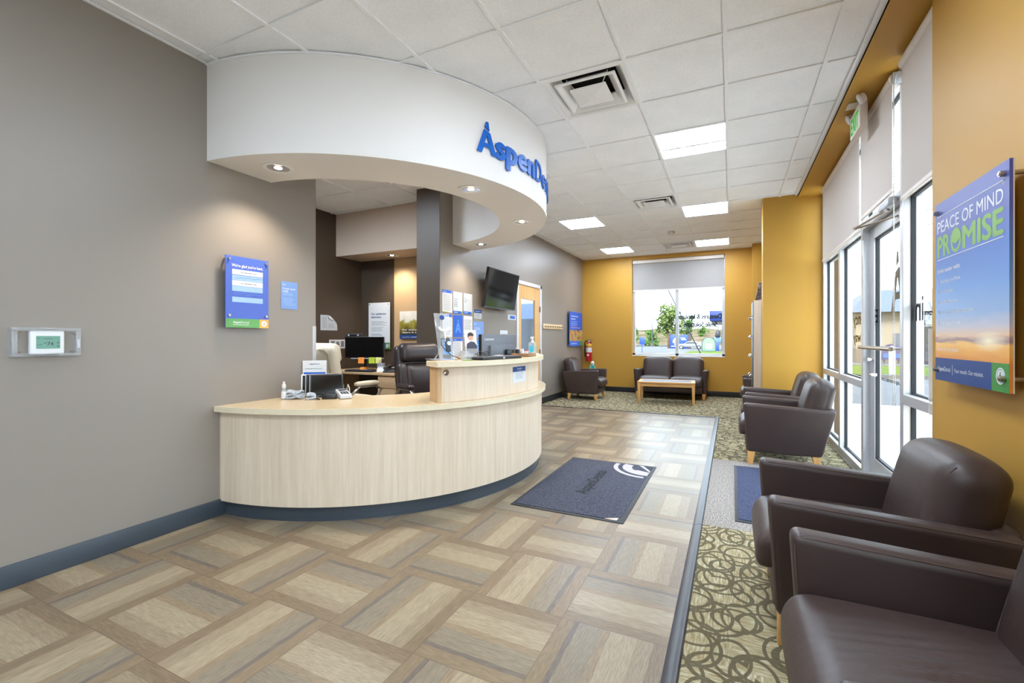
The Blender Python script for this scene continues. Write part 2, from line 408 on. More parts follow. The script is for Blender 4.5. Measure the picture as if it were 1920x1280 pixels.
def carpet(name, ring=True):
    t = NT(name); co = t.coord()
    sp = t.n('ShaderNodeSeparateXYZ'); t.put(sp.inputs[0], co)
    cell = t.n('ShaderNodeCombineXYZ'); t.put(cell.inputs[0], t.math('FLOOR', t.math('DIVIDE', sp.outputs[0], 0.46))); t.put(cell.inputs[1], t.math('FLOOR', t.math('DIVIDE', sp.outputs[1], 0.46)))
    wn = t.n('ShaderNodeTexWhiteNoise', noise_dimensions='2D'); t.put(wn.inputs[0], cell.outputs[0])
    st = t.noise(t.mapping(co, sc=(1.0, 0.12, 1)), 120, 3, 0.6); sx = t.noise(t.mapping(co, sc=(0.12, 1, 1)), 120, 3, 0.6)
    s = t.mixf(t.math('GREATER_THAN', wn.outputs[0], 0.5), st, sx)
    fine = t.noise(co, 420, 2); big = t.noise(co, 2.2, 2)
    base = t.ramp(s, [(0.32, lin((142, 126, 92))), (0.5, lin((174, 162, 128))), (0.68, lin((206, 202, 180)))])
    base = t.mix(t.math('MULTIPLY', t.math('ABSOLUTE', t.math('SUBTRACT', wn.outputs[0], 0.5)), 0.5), base, lin((128, 110, 74)))
    mask = None
    for k, (sc, off, rot, stretch) in enumerate(((5.2, (0.3, 1.7, 0), 0.4, (1, 0.72, 1)), (4.6, (3.1, 0.4, 0), -0.7, (0.75, 1, 1)), (6.0, (7.7, 5.2, 0), 1.3, (1, 0.62, 1)), (5.0, (2.2, 9.1, 0), 2.2, (0.85, 1, 1)))):
        vo = t.n('ShaderNodeTexVoronoi', voronoi_dimensions='2D'); t.put(vo.inputs['Vector'], t.mapping(co, off, (0, 0, rot), stretch)); vo.inputs['Scale'].default_value = sc; vo.inputs['Randomness'].default_value = 0.55
        d = t.math('ADD', vo.outputs['Distance'], t.math('MULTIPLY', t.math('SUBTRACT', fine, 0.5), 0.03))
        r = t.math('LESS_THAN', t.math('ABSOLUTE', t.math('SUBTRACT', d, 0.40)), 0.036)
        mask = r if mask is None else t.math('MAXIMUM', mask, r)
    col = t.mix(t.math('MULTIPLY', mask, 0.86), base, lin((84, 78, 58)))
    col = t.mix(1.0, col, t.ramp(t.math('ADD', t.math('MULTIPLY', fine, 0.7), t.math('MULTIPLY', big, 0.3)), [(0.3, (0.72, 0.72, 0.72, 1)), (0.7, (1.12, 1.12, 1.12, 1))]), 'MULTIPLY')
    t.set(col, 0.95, 0, 0.15); t.bump(t.math('ADD', fine, t.math('MULTIPLY', s, 0.6)), 0.5, 0.004); return t.m
def speck(name, a, b, sc=160, mid=0.5):
    t = NT(name); f = t.noise(t.coord(), sc, 4, 0.8); t.set(t.ramp(f, [(mid-0.09, lin(a)), (mid+0.09, lin(b))]), 0.95, 0, 0.15); t.bump(f, 0.5, 0.004); return t.m
M_VINYL = vinyl(); M_CARPET = carpet('loop_pattern_carpet'); M_WALK = speck('grey_walkoff_carpet', (78, 74, 72), (186, 178, 172), 110)
struct('floor', MB().box(-5.4, -0.215, -3.2, 7.53, -0.12, 0), M_VINYL, False)
fc = MB()
fc.box(-0.175, 1.03, -3.2, 3.18, -0.12, 0); fc.box(-0.175, 1.03, 4.96, 7.53, -0.12, 0); fc.box(-5.4, 1.03, 7.57, FY+0.1, -0.12, 0)
struct('floor_carpet', fc, M_CARPET, False)
struct('floor_walkoff', MB().box(-0.175, 1.03, 3.18, 4.96, -0.12, 0), M_WALK, False)
M_STRIP = plain('black_rubber_reducer', (40, 42, 48), 0.32, 0, 0.5, 0.03)
tr = MB()
for y0, y1 in ((-3.2, 1.38), (1.384, 3.14), (3.144, 7.57)): tr.prism([(-0.225, 0), (-0.168, 0), (-0.175, 0.012), (-0.195, 0.012)], -y1, -y0, 0, Matrix(((1, 0, 0, 0), (0, 0, -1, 0), (0, 1, 0, 0), (0, 0, 0, 1))))
tr.box(-5.4, -0.17, 7.525, 7.575, -0.002, 0.006)
struct('trim_1', tr, M_STRIP)

# walls
TOP = CEIL+0.24
struct('wall_left', MB().box(LX-0.15, LX, -3.2, 2.711, 0, TOP), M_TAUPE, False)
wl = MB(); wl.box(LX-0.337, LX, 4.51, 6.70, 0, TOP); wl.box(LX-0.337, LX, 7.66, FY+0.12, 0, TOP); wl.box(LX-0.337, LX, 6.70, 7.66, 2.10, TOP)
struct('wall_television', wl, M_TAUPE, False)
fw = MB(); fw.box(-3.5, -1.993, FY, FY+0.2, 0, TOP); fw.box(-0.125, 1.3, FY, FY+0.2, 0, TOP); fw.box(-1.993, -0.125, FY, FY+0.2, 0, 0.825); fw.box(-1.993, -0.125, FY, FY+0.2, 2.925, TOP)
struct('wall_far', fw, M_YEL, False)
wr = MB()
for a in ((RXW, RXW+0.02, 0.9, 3.084), (RXW+0.02, 1.3, 0.9, 3.02), (RXW, 1.3, -3.2, -2.9)): wr.box(*a, 0, TOP)
wr.box(RXW, 1.3, -2.9, 0.9, 0, 0.08); wr.box(RXW, 1.3, -2.9, 0.9, 2.92, TOP)
struct('wall_right', wr, M_YEL, False)
pi_ = MB(); pi_.box(0.365, 0.86, 6.75, 7.02, 0, TOP); pi_.box(1.0, 1.13, 6.80, 10.3, 0, TOP); pi_.box(0.86, 1.0, 6.80, 7.02, 0, TOP); pi_.box(0.36, 0.86, 9.9, FY, 0, TOP)
struct('wall_pier', pi_, M_YEL, False)
struct('wall_back', MB().box(-5.5, 1.3, -3.35, -3.2, 0, TOP), M_TAUPE, False)
rc = MB(); rc.box(-5.41, -5.26, 2.0, 5.6, 0, TOP); rc.box(-5.4, -4.62, 5.435, 5.58, 0, 2.41); rc.box(-5.4, LX-0.15, 2.0, 2.12, 0, TOP)
struct('wall_reception', rc, M_DARK, False)
struct('wall_column_shade', MB().box(LX-0.338, LX-0.0005, 4.503, 4.512, 0, CEIL), M_DARK, False)  # thin facing on the column end, its shade painted in as darker colour
struct('wall_passage', MB().box(-4.62, LX-0.337, 5.45, 5.58, 0, 2.41), M_TAN, False)
struct('wall_bulkhead', MB().box(-5.26, LX-0.337, 4.92, 5.58, 2.405, TOP), M_BEIGE, False)
# baseboards
struct('baseboard_left', MB().box(LX, LX+0.012, -3.2, 1.97, 0, 0.112, 0.004), M_BASE)
struct('baseboard_far', MB().box(-3.13, 0.36, FY-0.012, FY, 0, 0.112, 0.004).box(LX, LX+0.012, 5.2, 6.68, 0, 0.112, 0.004).box(LX, LX+0.012, 7.69, FY, 0, 0.112, 0.004).box(0.362, 0.86, 6.738, 6.75, 0, 0.1, 0.004), M_BASEK)
struct('trim_2', MB().box(LX-0.02, LX+0.003, 2.68, 2.7135, 1.0, 1.30, 0.001), clear('corner_guard', (0.9, 0.92, 0.95), 1.5, 0.05, 0.45, (0.86, 0.88, 0.92)))

# ceiling: acoustic tiles in a grid, open where lamps and vents sit
def tilemat():
    t = NT('acoustic_ceiling_tile'); co = t.coord(); f = t.noise(co, 300, 3, 0.7); f2 = t.noise(co, 4, 2)
    t.set(t.mix(1.0, t.ramp(f, [(0.36, lin((226, 227, 229))), (0.52, lin((248, 249, 251)))]), t.ramp(f2, [(0.3, (0.97, 0.97, 0.97, 1)), (0.7, (1.02, 1.02, 1.02, 1))]), 'MULTIPLY'), 0.9, 0, 0.2)
    t.bump(f, 0.35, 0.003); return t.m
M_TILE = tilemat(); M_GRID = plain('white_ceiling_grid', (240, 241, 243), 0.45, 0, 0.4, 0.01)
GX = [-5.42]+[-0.035-0.5985*k for k in range(9)][::-1][1:]+[0.555, 0.752]
GX = sorted(GX); GY = [2.996+0.6125*k for k in range(-10, 12)]; GY = [y for y in GY if y < FY]+[FY]
def cellx(x): return max(i for i, g in enumerate(GX) if g <= x)
def celly(y): return max(i for i, g in enumerate(GY) if g <= y)
LAMP_XY = [(-0.33, 4.5), (-0.33, 7.0), (-0.33, 9.4), (-2.13, 7.0), (-2.13, 9.4), (-0.33, 2.05), (-0.33, -0.4), (-2.13, -0.4), (-4.0, 3.3), (-4.65, 2.75)]  # last entry is an unseen panel added to brighten the reception bulkhead
VENT_XY = [(-0.93, 3.3), (-0.93, 6.4), (-0.93, 9.4)]
holes = {(cellx(x), celly(y)) for x, y in LAMP_XY+VENT_XY}
def cellbox(x, y): i, j = cellx(x), celly(y); return GX[i], GX[i+1], GY[j], GY[j+1]
cm = MB()
for i in range(len(GX)-1):
    for j in range(len(GY)-1):
        if (i, j) in holes: continue
        cm.box(GX[i]+0.008, GX[i+1]-0.008, GY[j]+0.008, GY[j+1]-0.008, CEIL+0.007, CEIL+0.02)
struct('ceiling', cm, M_TILE, False)
gm = MB()
for x in GX[1:]: gm.box(x-0.012, x+0.012, GY[0], FY, CEIL-0.004, CEIL+0.006)
for y in GY[1:]: gm.box(GX[0], GX[-1], y-0.011, y+0.011, CEIL-0.003, CEIL+0.0055)
gm.box(LX, LX+0.02, -3.2, 2.711, CEIL-0.006, CEIL-0.001); gm.box(GX[-1]-0.03, GX[-1]+0.006, -3.2, FY, CEIL-0.008, CEIL-0.001)
struct('trim_3', gm, M_GRID, False)
struct('ceiling_soffit', MB().box(0.755, 1.128, -3.2, 6.8, 2.988, CEIL+0.1).box(0.755, 0.775, -3.2, 6.75, 2.985, CEIL).box(0.752, 1.0, 6.8, FY, CEIL-0.004, CEIL+0.1), M_YEL, False)
struct('ceiling_deck', MB().box(-5.6, 1.4, -3.4, FY+0.3, CEIL+0.22, CEIL+0.3), M_WHITE, False)

# curved white bulkhead over the desk
SX, SY, SO, SI = -3.23, 3.544, 1.711, 1.244
ao = math.degrees(math.acos((LX-SX)/SO)); ai = math.degrees(math.acos((LX-SX)/SI))
so = MB(); t = bmesh.new(); n = 96; cols = []
for k in range(n+1):
    f = k/n; a = math.radians(-ao+2*ao*f); b = math.radians(-ai+2*ai*f)
    P = [(SX+SI*math.cos(b), SY+SI*math.sin(b)), (SX+SO*math.cos(a), SY+SO*math.sin(a))]
    cols.append([t.verts.new((*P[0], 2.374)), t.verts.new((*P[1], 2.374)), t.verts.new((*P[1], CEIL-0.001)), t.verts.new((*P[0], CEIL-0.001))])
for A, B in zip(cols, cols[1:]):
    for i in range(4): t.faces.new((A[i], A[(i+1) % 4], B[(i+1) % 4], B[i]))
t.faces.new(cols[0]); t.faces.new(cols[-1][::-1]); bmesh.ops.recalc_face_normals(t, faces=t.faces); so.add(t)
struct('wall_curved', so, M_WHITE)
so = MB(); so.arc(SX, SY, SO, SO+0.012, -ao, ao, CEIL-0.012, CEIL-0.001, 96); struct('trim_4', so, M_GRID)
#MARK_FIXTURES
# ------------------------------------------------------------------ ceiling lamps, vents, downlights
M_LAMP = emit('lit_diffuser', (224, 238, 255), TROFFER)
M_ENAM = plain('white_enamel', (236, 236, 236), 0.4, 0, 0.4, 0.01)
M_VOID = plain('dark_duct', (30, 27, 25), 0.9, 0, 0.1)
lamp_labels = ['square ceiling light panel nearest the entrance door, first past the curved bulkhead', 'square ceiling light panel midway down the right row, beside the middle vent', 'square ceiling light panel at the far end of the right row, above the far window', 'square ceiling light panel in the left row, nearest the curved white bulkhead', 'square ceiling light panel in the left row, nearest the far yellow wall', 'ceiling light panel overhead in front of the desk', 'ceiling light panel behind the viewer in the right row', 'ceiling light panel behind the viewer in the left row', 'ceiling light panel over the back office', 'unseen ceiling light panel added deep in the back office to brighten it']
for (x, y), lb in zip(LAMP_XY, lamp_labels):
    x0, x1, y0, y1 = cellbox(x, y)
    L = thing('ceiling_light', lb, 'ceiling light', ((x0+x1)/2, (y0+y1)/2, CEIL), 0, 'square ceiling light panels')
    hx, hy = (x1-x0)/2-0.013, (y1-y0)/2-0.013
    m = MB(); m.box(-hx, hx, -hy, hy, 0.06, 0.07)
    for a in (-1, 1): m.box(a*hx-0.004, a*hx+0.004, -hy, hy, 0.0, 0.06); m.box(-hx, hx, a*hy-0.004, a*hy+0.004, 0.0, 0.06)
    m.build('housing', M_ENAM, L, False)
    m = MB()
    for a, b in ((-hy+0.006, -0.035), (0.035, hy-0.006)) if False else ((-hy+0.006, hy*0.28), (hy*0.42, hy-0.006)): m.box(-hx+0.006, hx-0.006, a, b, 0.012, 0.02)
    m.build('diffuser', M_LAMP, L, False)
    MB().box(-hx+0.006, hx-0.006, hy*0.28, hy*0.42, 0.008, 0.02, 0.003).build('centre_bar', M_ENAM, L)
vent_labels = ['square stepped air vent nearest the curved bulkhead, largest of three', 'square air vent halfway along the waiting area ceiling', 'square air vent nearest the far window']
for (x, y), lb in zip(VENT_XY, vent_labels):
    x0, x1, y0, y1 = cellbox(x, y); V = thing('ceiling_vent', lb, 'vent', ((x0+x1)/2, (y0+y1)/2, CEIL), 0, 'square ceiling vents')
    hx, hy = (x1-x0)/2-0.013, (y1-y0)/2-0.013
    def ring(m, s0, z0, s1, z1, th=0.004):
        for q in range(4):
            c = [(-1, -1), (1, -1), (1, 1), (-1, 1)]; a, b = c[q], c[(q+1) % 4]
            m.hexa([(a[0]*hx*s0, a[1]*hy*s0, z0), (b[0]*hx*s0, b[1]*hy*s0, z0), (b[0]*hx*s1, b[1]*hy*s1, z1), (a[0]*hx*s1, a[1]*hy*s1, z1), (a[0]*hx*s0, a[1]*hy*s0, z0+th), (b[0]*hx*s0, b[1]*hy*s0, z0+th), (b[0]*hx*s1, b[1]*hy*s1, z1+th), (a[0]*hx*s1, a[1]*hy*s1, z1+th)])
    m = MB(); ring(m, 1.0, -0.002, 0.93, -0.002); ring(m, 0.93, -0.002, 0.70, 0.085); m.build('frame', M_ENAM, V, False)
    m = MB(); ring(m, 0.76, -0.006, 0.70, -0.010, 0.008); ring(m, 0.70, -0.010, 0.50, 0.05); m.build('outer_cone', M_ENAM, V, False)
    m = MB(); m.box(-hx*0.46, hx*0.46, -hy*0.46, hy*0.46, -0.016, -0.008, 0.002)
    c4 = [(-.44, -.44), (.44, -.44), (.44, .44), (-.44, .44)]; d4 = [(-.1, -.1), (.1, -.1), (.1, .1), (-.1, .1)]
    m.hexa([(p[0]*hx, p[1]*hy, -0.016) for p in d4][::1] if False else [(p[0]*hx, p[1]*hy, -0.030) for p in d4]+[(p[0]*hx, p[1]*hy, -0.0155) for p in c4]); m.build('centre_plate', M_ENAM, V, False)
    MB().box(-hx*.9, hx*.9, -hy*.9, hy*.9, 0.12, 0.13).build('duct', M_VOID, V, False)
    for q in range(4):
        a = q*PI/2+PI/4; m = MB(); m.cyl((math.cos(a)*hx*.45, math.sin(a)*hx*.45, -0.01), (math.cos(a)*hx*.75, math.sin(a)*hx*.75, 0.06), 0.003, n=6); m.build('bracket', M_ENAM, V)
sm = thing('smoke_detector', 'small round white smoke detector on the ceiling before the far vent', 'smoke detector', (-0.93, 8.2, CEIL))
MB().lathe([(0, -0.03), (0.04, -0.03), (0.055, -0.018), (0.06, 0)]).build('base', M_PLW, sm)
MB().lathe([(0, -0.055), (0.02, -0.055), (0.03, -0.045), (0.032, -0.03)]).build('sensor_head', M_PLC, sm)
M_REFL = plain('polished_reflector', (235, 235, 238), 0.18, 0.9, 0.5, 0.01)
M_BULB = emit('lit_bulb', (255, 236, 205), 9.0)
dl_labels = ['recessed round downlight under the bulkhead nearest the left wall', 'recessed round downlight under the middle of the curved bulkhead', 'recessed round downlight at the outer bend of the curved bulkhead', 'recessed round downlight under the bulkhead end by the television wall', 'recessed round downlight in the back office bulkhead']
for (x, y, z), lb in zip([(-2.816, 2.125, 2.374), (-1.85, 3.087, 2.374), (-1.907, 4.178, 2.374), (-2.823, 4.957, 2.374), (-4.449, 5.201, 2.405)], dl_labels):
    D = thing('recessed_downlight', lb, 'downlight', (x, y, z), 0, 'recessed downlights')
    MB().lathe([(0.072, 0.0), (0.098, -0.001), (0.1, -0.005), (0.092, -0.008), (0.072, -0.004), (0.072, 0)], 32).build('trim_ring', M_ENAM, D)
    MB().lathe([(0.074, -0.004), (0.066, -0.0025), (0.03, -0.0015), (0, -0.001)], 32).build('reflector', M_REFL, D)
    MB().lathe([(0.0, -0.006), (0.022, -0.004), (0.026, -0.0015)], 24).build('bulb', M_BULB, D)
    sl = bpy.data.lights.new('downlight_beam', 'SPOT'); sl.energy = SPOT_W; sl.spot_size = math.radians(125); sl.spot_blend = 0.8; sl.color = (1, 0.86, 0.68); sl.shadow_soft_size = 0.05
    so_ = bpy.data.objects.new('downlight_beam', sl); C.objects.link(so_); so_.location = (0, 0, -0.03); so_.parent = D

# ------------------------------------------------------------------ curved sign letters
M_SIGN = plain('blue_acrylic_letters', (0, 98, 196), 0.35, 0, 0.5, 0.01)
SG = thing('wall_sign', 'raised blue lettered company sign on the curved white bulkhead', 'sign', (SX, SY, 2.556))
def curl(p, a0):     # p.x is an angle in degrees, p.z stands off the face
    a = math.radians(a0+p.x); r = SO+0.006+p.z; return Vector((r*math.cos(a), r*math.sin(a), p.y))
def arcpoly(mb, polys, a0, wd, ht):
    for poly in polys:
        t = bmesh.new(); P = [(a*wd, b/1.3*ht) for a, b in poly]
        lo = [t.verts.new(curl(Vector((x, y, 0)), a0)) for x, y in P]; hi = [t.verts.new(curl(Vector((x, y, 0.011)), a0)) for x, y in P]
        t.faces.new(lo[::-1]); t.faces.new(hi)
        for i in range(len(P)): t.faces.new((lo[i], lo[(i+1) % len(P)], hi[(i+1) % len(P)], hi[i]))
        bmesh.ops.recalc_face_normals(t, faces=t.faces); mb.add(t)
m = MB(); arcpoly(m, A_BODY, -23.9, 6.1, 0.232); arcpoly(m, A_CAP, -23.9, 6.1, 0.232); m.build('letter', M_SIGN, SG, False)
for ch, a0, wd, bold in (('s', -18.1, 3.8, .06), ('p', -14.2, 4.9, .06), ('e', -9.1, 4.8, .06), ('n', -4.1, 4.9, .06), ('D', 1.5, 5.0, .0), ('e', 7.3, 4.2, .0), ('n', 12.4, 3.9, .0), ('t', 17.0, 2.4, .0), ('a', 20.0, 3.9, .0), ('l', 25.0, 0.8, .0)):
    m = MB(); put_text(m, ch, 0, 0, 0.182, wd, 'L', bold, 0.006, ext=0.022, fn=lambda p: curl(Vector((p.x, p.y, max(0.0, p.z))), a0)); m.build('letter', M_SIGN, SG, False)

# ------------------------------------------------------------------ reception desk
DX, DY = -3.2, 3.55
DK = thing('reception_desk', 'curved pale wood reception desk with raised right half', 'reception desk', (DX, DY, 0))
def da(x, r): return math.degrees(math.acos((x-DX)/r))
m = MB(); m.arc(0, 0, 1.60, 1.632, -da(LX, 1.632), da(LX, 1.632), 0.10, 0.706, 110, xmin=LX-DX+0.002); m.build('front_panel', M_LAM, DK)
m = MB(); m.arc(0, 0, 1.56, 1.598, -da(LX, 1.598), da(LX, 1.598), 0, 0.10, 110, xmin=LX-DX+0.002); m.arc(0, 0, 1.596, 1.604, -da(LX, 1.604), da(LX, 1.604), 0, 0.012, 110, xmin=LX-DX+0.002); m.build('toe_kick', M_BASE, DK)
PA = -33.6; PB = da(LX, 1.6)
m = MB(); m.arc(0, 0, 1.572, 1.60, PA+1.0, PB, 0.745, 0.997, 80, xmin=LX-DX+0.002); m.build('raised_panel', M_LAM, DK)
m = MB(); m.arc(0, 0, 1.44, 1.60, PA, PA+1.0, 0.745, 0.997, 2); m.build('end_panel', wood('tan_ash_laminate', (204, 172, 132), (180, 146, 108), 'Z', 0.42, 44), DK)
m = MB(); m.arc(0, 0, 1.44, 1.465, PA+1.0, PB, 0.745, 0.997, 80, xmin=LX-DX+0.002); m.build('inner_panel', M_LAM, DK)
a = math.radians(PA+2.2); lk = MB(); q = Vector((math.cos(a), math.sin(a), 0))
lk.cyl(q*1.6+Vector((0, 0, 0.957)), q*1.606+Vector((0, 0, 0.957)), 0.022, n=24); lk.cyl(q*1.6+Vector((0, 0, 0.95)), q*1.614+Vector((0, 0, 0.95)), 0.012, n=18); lk.build('lock', M_CHROME, DK)
a = math.radians(32); q = Vector((math.cos(a), math.sin(a), 0)); lk = MB(); lk.cyl(q*1.6+Vector((0, 0, 0.98)), q*1.612+Vector((0, 0, 0.98)), 0.01, n=14); lk.build('panel_fixing', M_CHROME, DK)
WT = thing('countertop', 'low curved speckled cream worktop of the reception desk', 'countertop', (DX, DY, 0.706))
m = MB(); m.arc(0, 0, 0.97, 1.667, -da(LX, 1.667), da(LX, 1.667), 0.001, 0.038, 110, xmin=LX-DX+0.002)
m.build('top', M_CTOP, WT)
m = MB(); m.arc(0, 0, 1.666, 1.671, -da(LX, 1.671), da(LX, 1.671), 0.001, 0.0375, 110, xmin=LX-DX+0.002); m.build('edge_band', M_CEDGE, WT)
RT = thing('raised_countertop', 'narrow raised cream counter ledge above the right half of the desk', 'countertop', (DX, DY, 0.997))
m = MB(); m.arc(0, 0, 1.42, 1.645, PA-0.6, da(LX, 1.645), 0, 0.038, 90, xmin=LX-DX+0.002); m.build('top', M_CTOP, RT)
m = MB(); m.arc(0, 0, 1.644, 1.65, PA-0.6, da(LX, 1.65), 0, 0.0375, 90, xmin=LX-DX+0.002); m.arc(0, 0, 1.42, 1.65, PA-0.8, PA-0.6, 0, 0.0375, 2); m.build('edge_band', M_CEDGE, RT)
ZL, ZH = 0.745, 1.036
# notice stuck on the raised panel (follows its curve)
def bent(name, mat, parent, a0, a1, z0, z1, r):
    m = MB(); m.arc(0, 0, r, r+0.001, a0, a1, z0, z1, 8); return m.build(name, mat, parent)
NP = thing('counter_notice', 'white notice with blue header taped to the raised desk panel', 'notice', (DX, DY, 0.835))
bent('sheet', M_PAPER, NP, -7.1, 0.9, 0, 0.13, 1.6005)
bent('header_band', M_NAVY, NP, -7.1, 0.9, 0.088, 0.13, 1.602)
m = MB(); 
def wrap(p, r=1.6035, a0=-7.1): a = math.radians(a0)+p.x/r; return Vector((r*math.cos(a), r*math.sin(a), p.y))
put_text(m, 'Be patient.', 0.07, 0.108, 0.013, None, 'L', .02, fn=wrap); put_text(m, 'We are here to help', 0.07, 0.095, 0.006, None, 'L', fn=wrap)
m.build('lettering', M_WPR, NP, False)
m = MB()
for i in range(5):
    r0 = bars(0, 0.16, 0, 0.02, 1, 0.3, 0.3)[0]; a0 = -5.6; a1 = a0+math.degrees((r0[1]-r0[0])/1.6)*0.9; z = 0.075-0.011*i; m.arc(0, 0, 1.602, 1.6027, a0, a1, z, z+0.003, 6)
m.build('text_lines', M_INKL, NP)
#MARK_SIGNS
# ------------------------------------------------------------------ signs and papers
# welcome board on the left wall
o = sheet('welcome_board', 'blue framed welcome board with white name strips on the left wall', 'sign', (LX+0.045, 1.926, 1.274), (0, 1, 0), 0.316, 0.492, M_BLUE, 0.008)
flat('green_band', M_GRN2, o, [(0, 0.246, 0, 0.062)], 0.008); flat('orange_square', M_ORG, o, [(0.246, 0.316, 0, 0.062)], 0.008)
flat('name_strip', M_WPR, o, [(0.045, 0.27, 0.366, 0.402)], 0.008); flat('name_strip', M_LBL, o, [(0.045, 0.27, 0.328, 0.362)], 0.008)
flat('name_strip', M_WPR, o, [(0.045, 0.27, 0.29, 0.326)], 0.008); flat('name_strip', M_LBL, o, [(0.045, 0.27, 0.252, 0.288)], 0.008)
flat('name_strip', M_LBL, o, [(0.045, 0.27, 0.176, 0.212)], 0.008)
m = MB(); put_text(m, "We're glad you're here.", 0.042, 0.419, 0.021, 0.23, 'L', .03, 0.009); m.build('headline', M_WPR, o, False); m = MB(); put_text(m, 'Aspen', 0.05, 0.03, 0.017, 0.055, 'L', .03, 0.009); put_text(m, 'Dental', 0.107, 0.03, 0.017, 0.058, 'L', 0, 0.009)
m.box(0.05, 0.165, 0.018, 0.021, 0.009, 0.0095); m.build('lettering', M_WPR, o, False)
m = MB(); put_ring(m, 0.281, 0.031, 0.0, 0.021, 0.0088); em = m.build('emblem', M_WPR, o, False); m = MB(); put_A(m, 0.271, 0.021, 0.02, 0.022, 0.0097); m.build('emblem_letter', M_ORG, em, False)
random.seed(3)
for zz, xx0, xx1, hh in ((0.345, 0.06, 0.26, 0.014), (0.232, 0.06, 0.265, 0.02)):
    m = MB()
    for i in range(60):
        xa = xx0+(xx1-xx0)*i/60; yy = zz+random.uniform(-hh, hh)/2; m.box(xa, xa+0.004, yy, yy+0.003, 0.009, 0.0096)
    m.build('scribble', M_SKYB, o, False)
for zz in (0.384, 0.308):
    m = MB()
    for r in ((0.105, 0.122), (0.128, 0.19), (0.196, 0.222)): m.box(r[0], r[1], zz-0.003, zz+0.003, 0.009, 0.0096)
    m.build('name_print', M_INKL, o, False)
standoffs(o, 0.316, 0.492, 0.008, 0.022, 0.0085, 0.04)
for ch in [x for x in C.objects if x.parent == o and x.name.startswith('standoff')]:
    if ch.data.vertices[0].co.y < 0.2: ch.location.y = 0.062
o = sheet('cough_notice', 'small light blue cough notice taped right of the welcome board', 'notice', (LX+0.002, 2.384, 1.429), (0, 1, 0), 0.147, 0.213, M_SKYB, 0.0015)
m = MB(); put_text(m, 'Cover your', 0.014, 0.152, 0.014, 0.115, 'L', .03, 0.002); put_text(m, 'cough.', 0.014, 0.133, 0.014, None, 'L', .03, 0.002); m.box(0.014, 0.04, 0.186, 0.19, 0.002, 0.0025)
m.build('lettering', M_WPR, o, False)
flat('text_lines', M_LBL, o, bars(0.014, 0.125, 0.105, 0.125, 2)+bars(0.014, 0.13, 0.025, 0.09, 6, 0.3), 0.002)
# thermostat behind its clear guard
TB = thing('thermostat_guard', 'clear plastic guard box around the thermostat on the left wall', 'guard box', (LX, 0.914, 1.11))
mats = M_ACR
m = MB()
for a in ((0, 0.259, 0, 0.016), (0, 0.259, 0.127, 0.143), (0, 0.022, 0.016, 0.127), (0.237, 0.259, 0.016, 0.127)): m.box(0, 0.045, a[0], a[1], a[2], a[3], 0.004)
m.build('rim', M_ACR, TB)
for yy in (0.027, 0.232):
    for zz in (0.022, 0.121): MB().cyl((0.0, yy, zz), (0.046, yy, zz), 0.0045, n=10).build('screw', M_CHROME, TB)
m = MB(); m.box(0.0455, 0.047, 0.243, 0.253, 0.04, 0.085); m.build('lock_label', M_PLG, TB)
o = thing('thermostat', 'white thermostat with green display inside the clear guard', 'thermostat', M=frame_matrix((LX+0.001, 0.982, 1.12), (0, 1, 0), (0, 0, 1)))
MB().box(0, 0.13, 0, 0.117, 0, 0.03, 0.008, 3).build('case', M_PLW, o)
MB().box(0.022, 0.112, 0.028, 0.092, 0.029, 0.0305, 0).build('display', plain('lcd_green', (112, 154, 138), 0.25, 0, 0.5, 0.02), o)
m = MB(); put_text(m, '74', 0.062, 0.044, 0.018, None, 'L', .02, 0.031); m.box(0.05, 0.06, 0.055, 0.058, 0.0306, 0.031); m.box(0.1, 0.106, 0.055, 0.06, 0.0306, 0.031); m.box(0.1, 0.106, 0.038, 0.043, 0.0306, 0.031)
for r in ((0.05, 0.083, 0.077, 0.079), (0.026, 0.036, 0.079, 0.081), (0.026, 0.044, 0.047, 0.049)): m.box(*r, 0.0306, 0.031)
m.build('digits', M_CHAR, o, False)

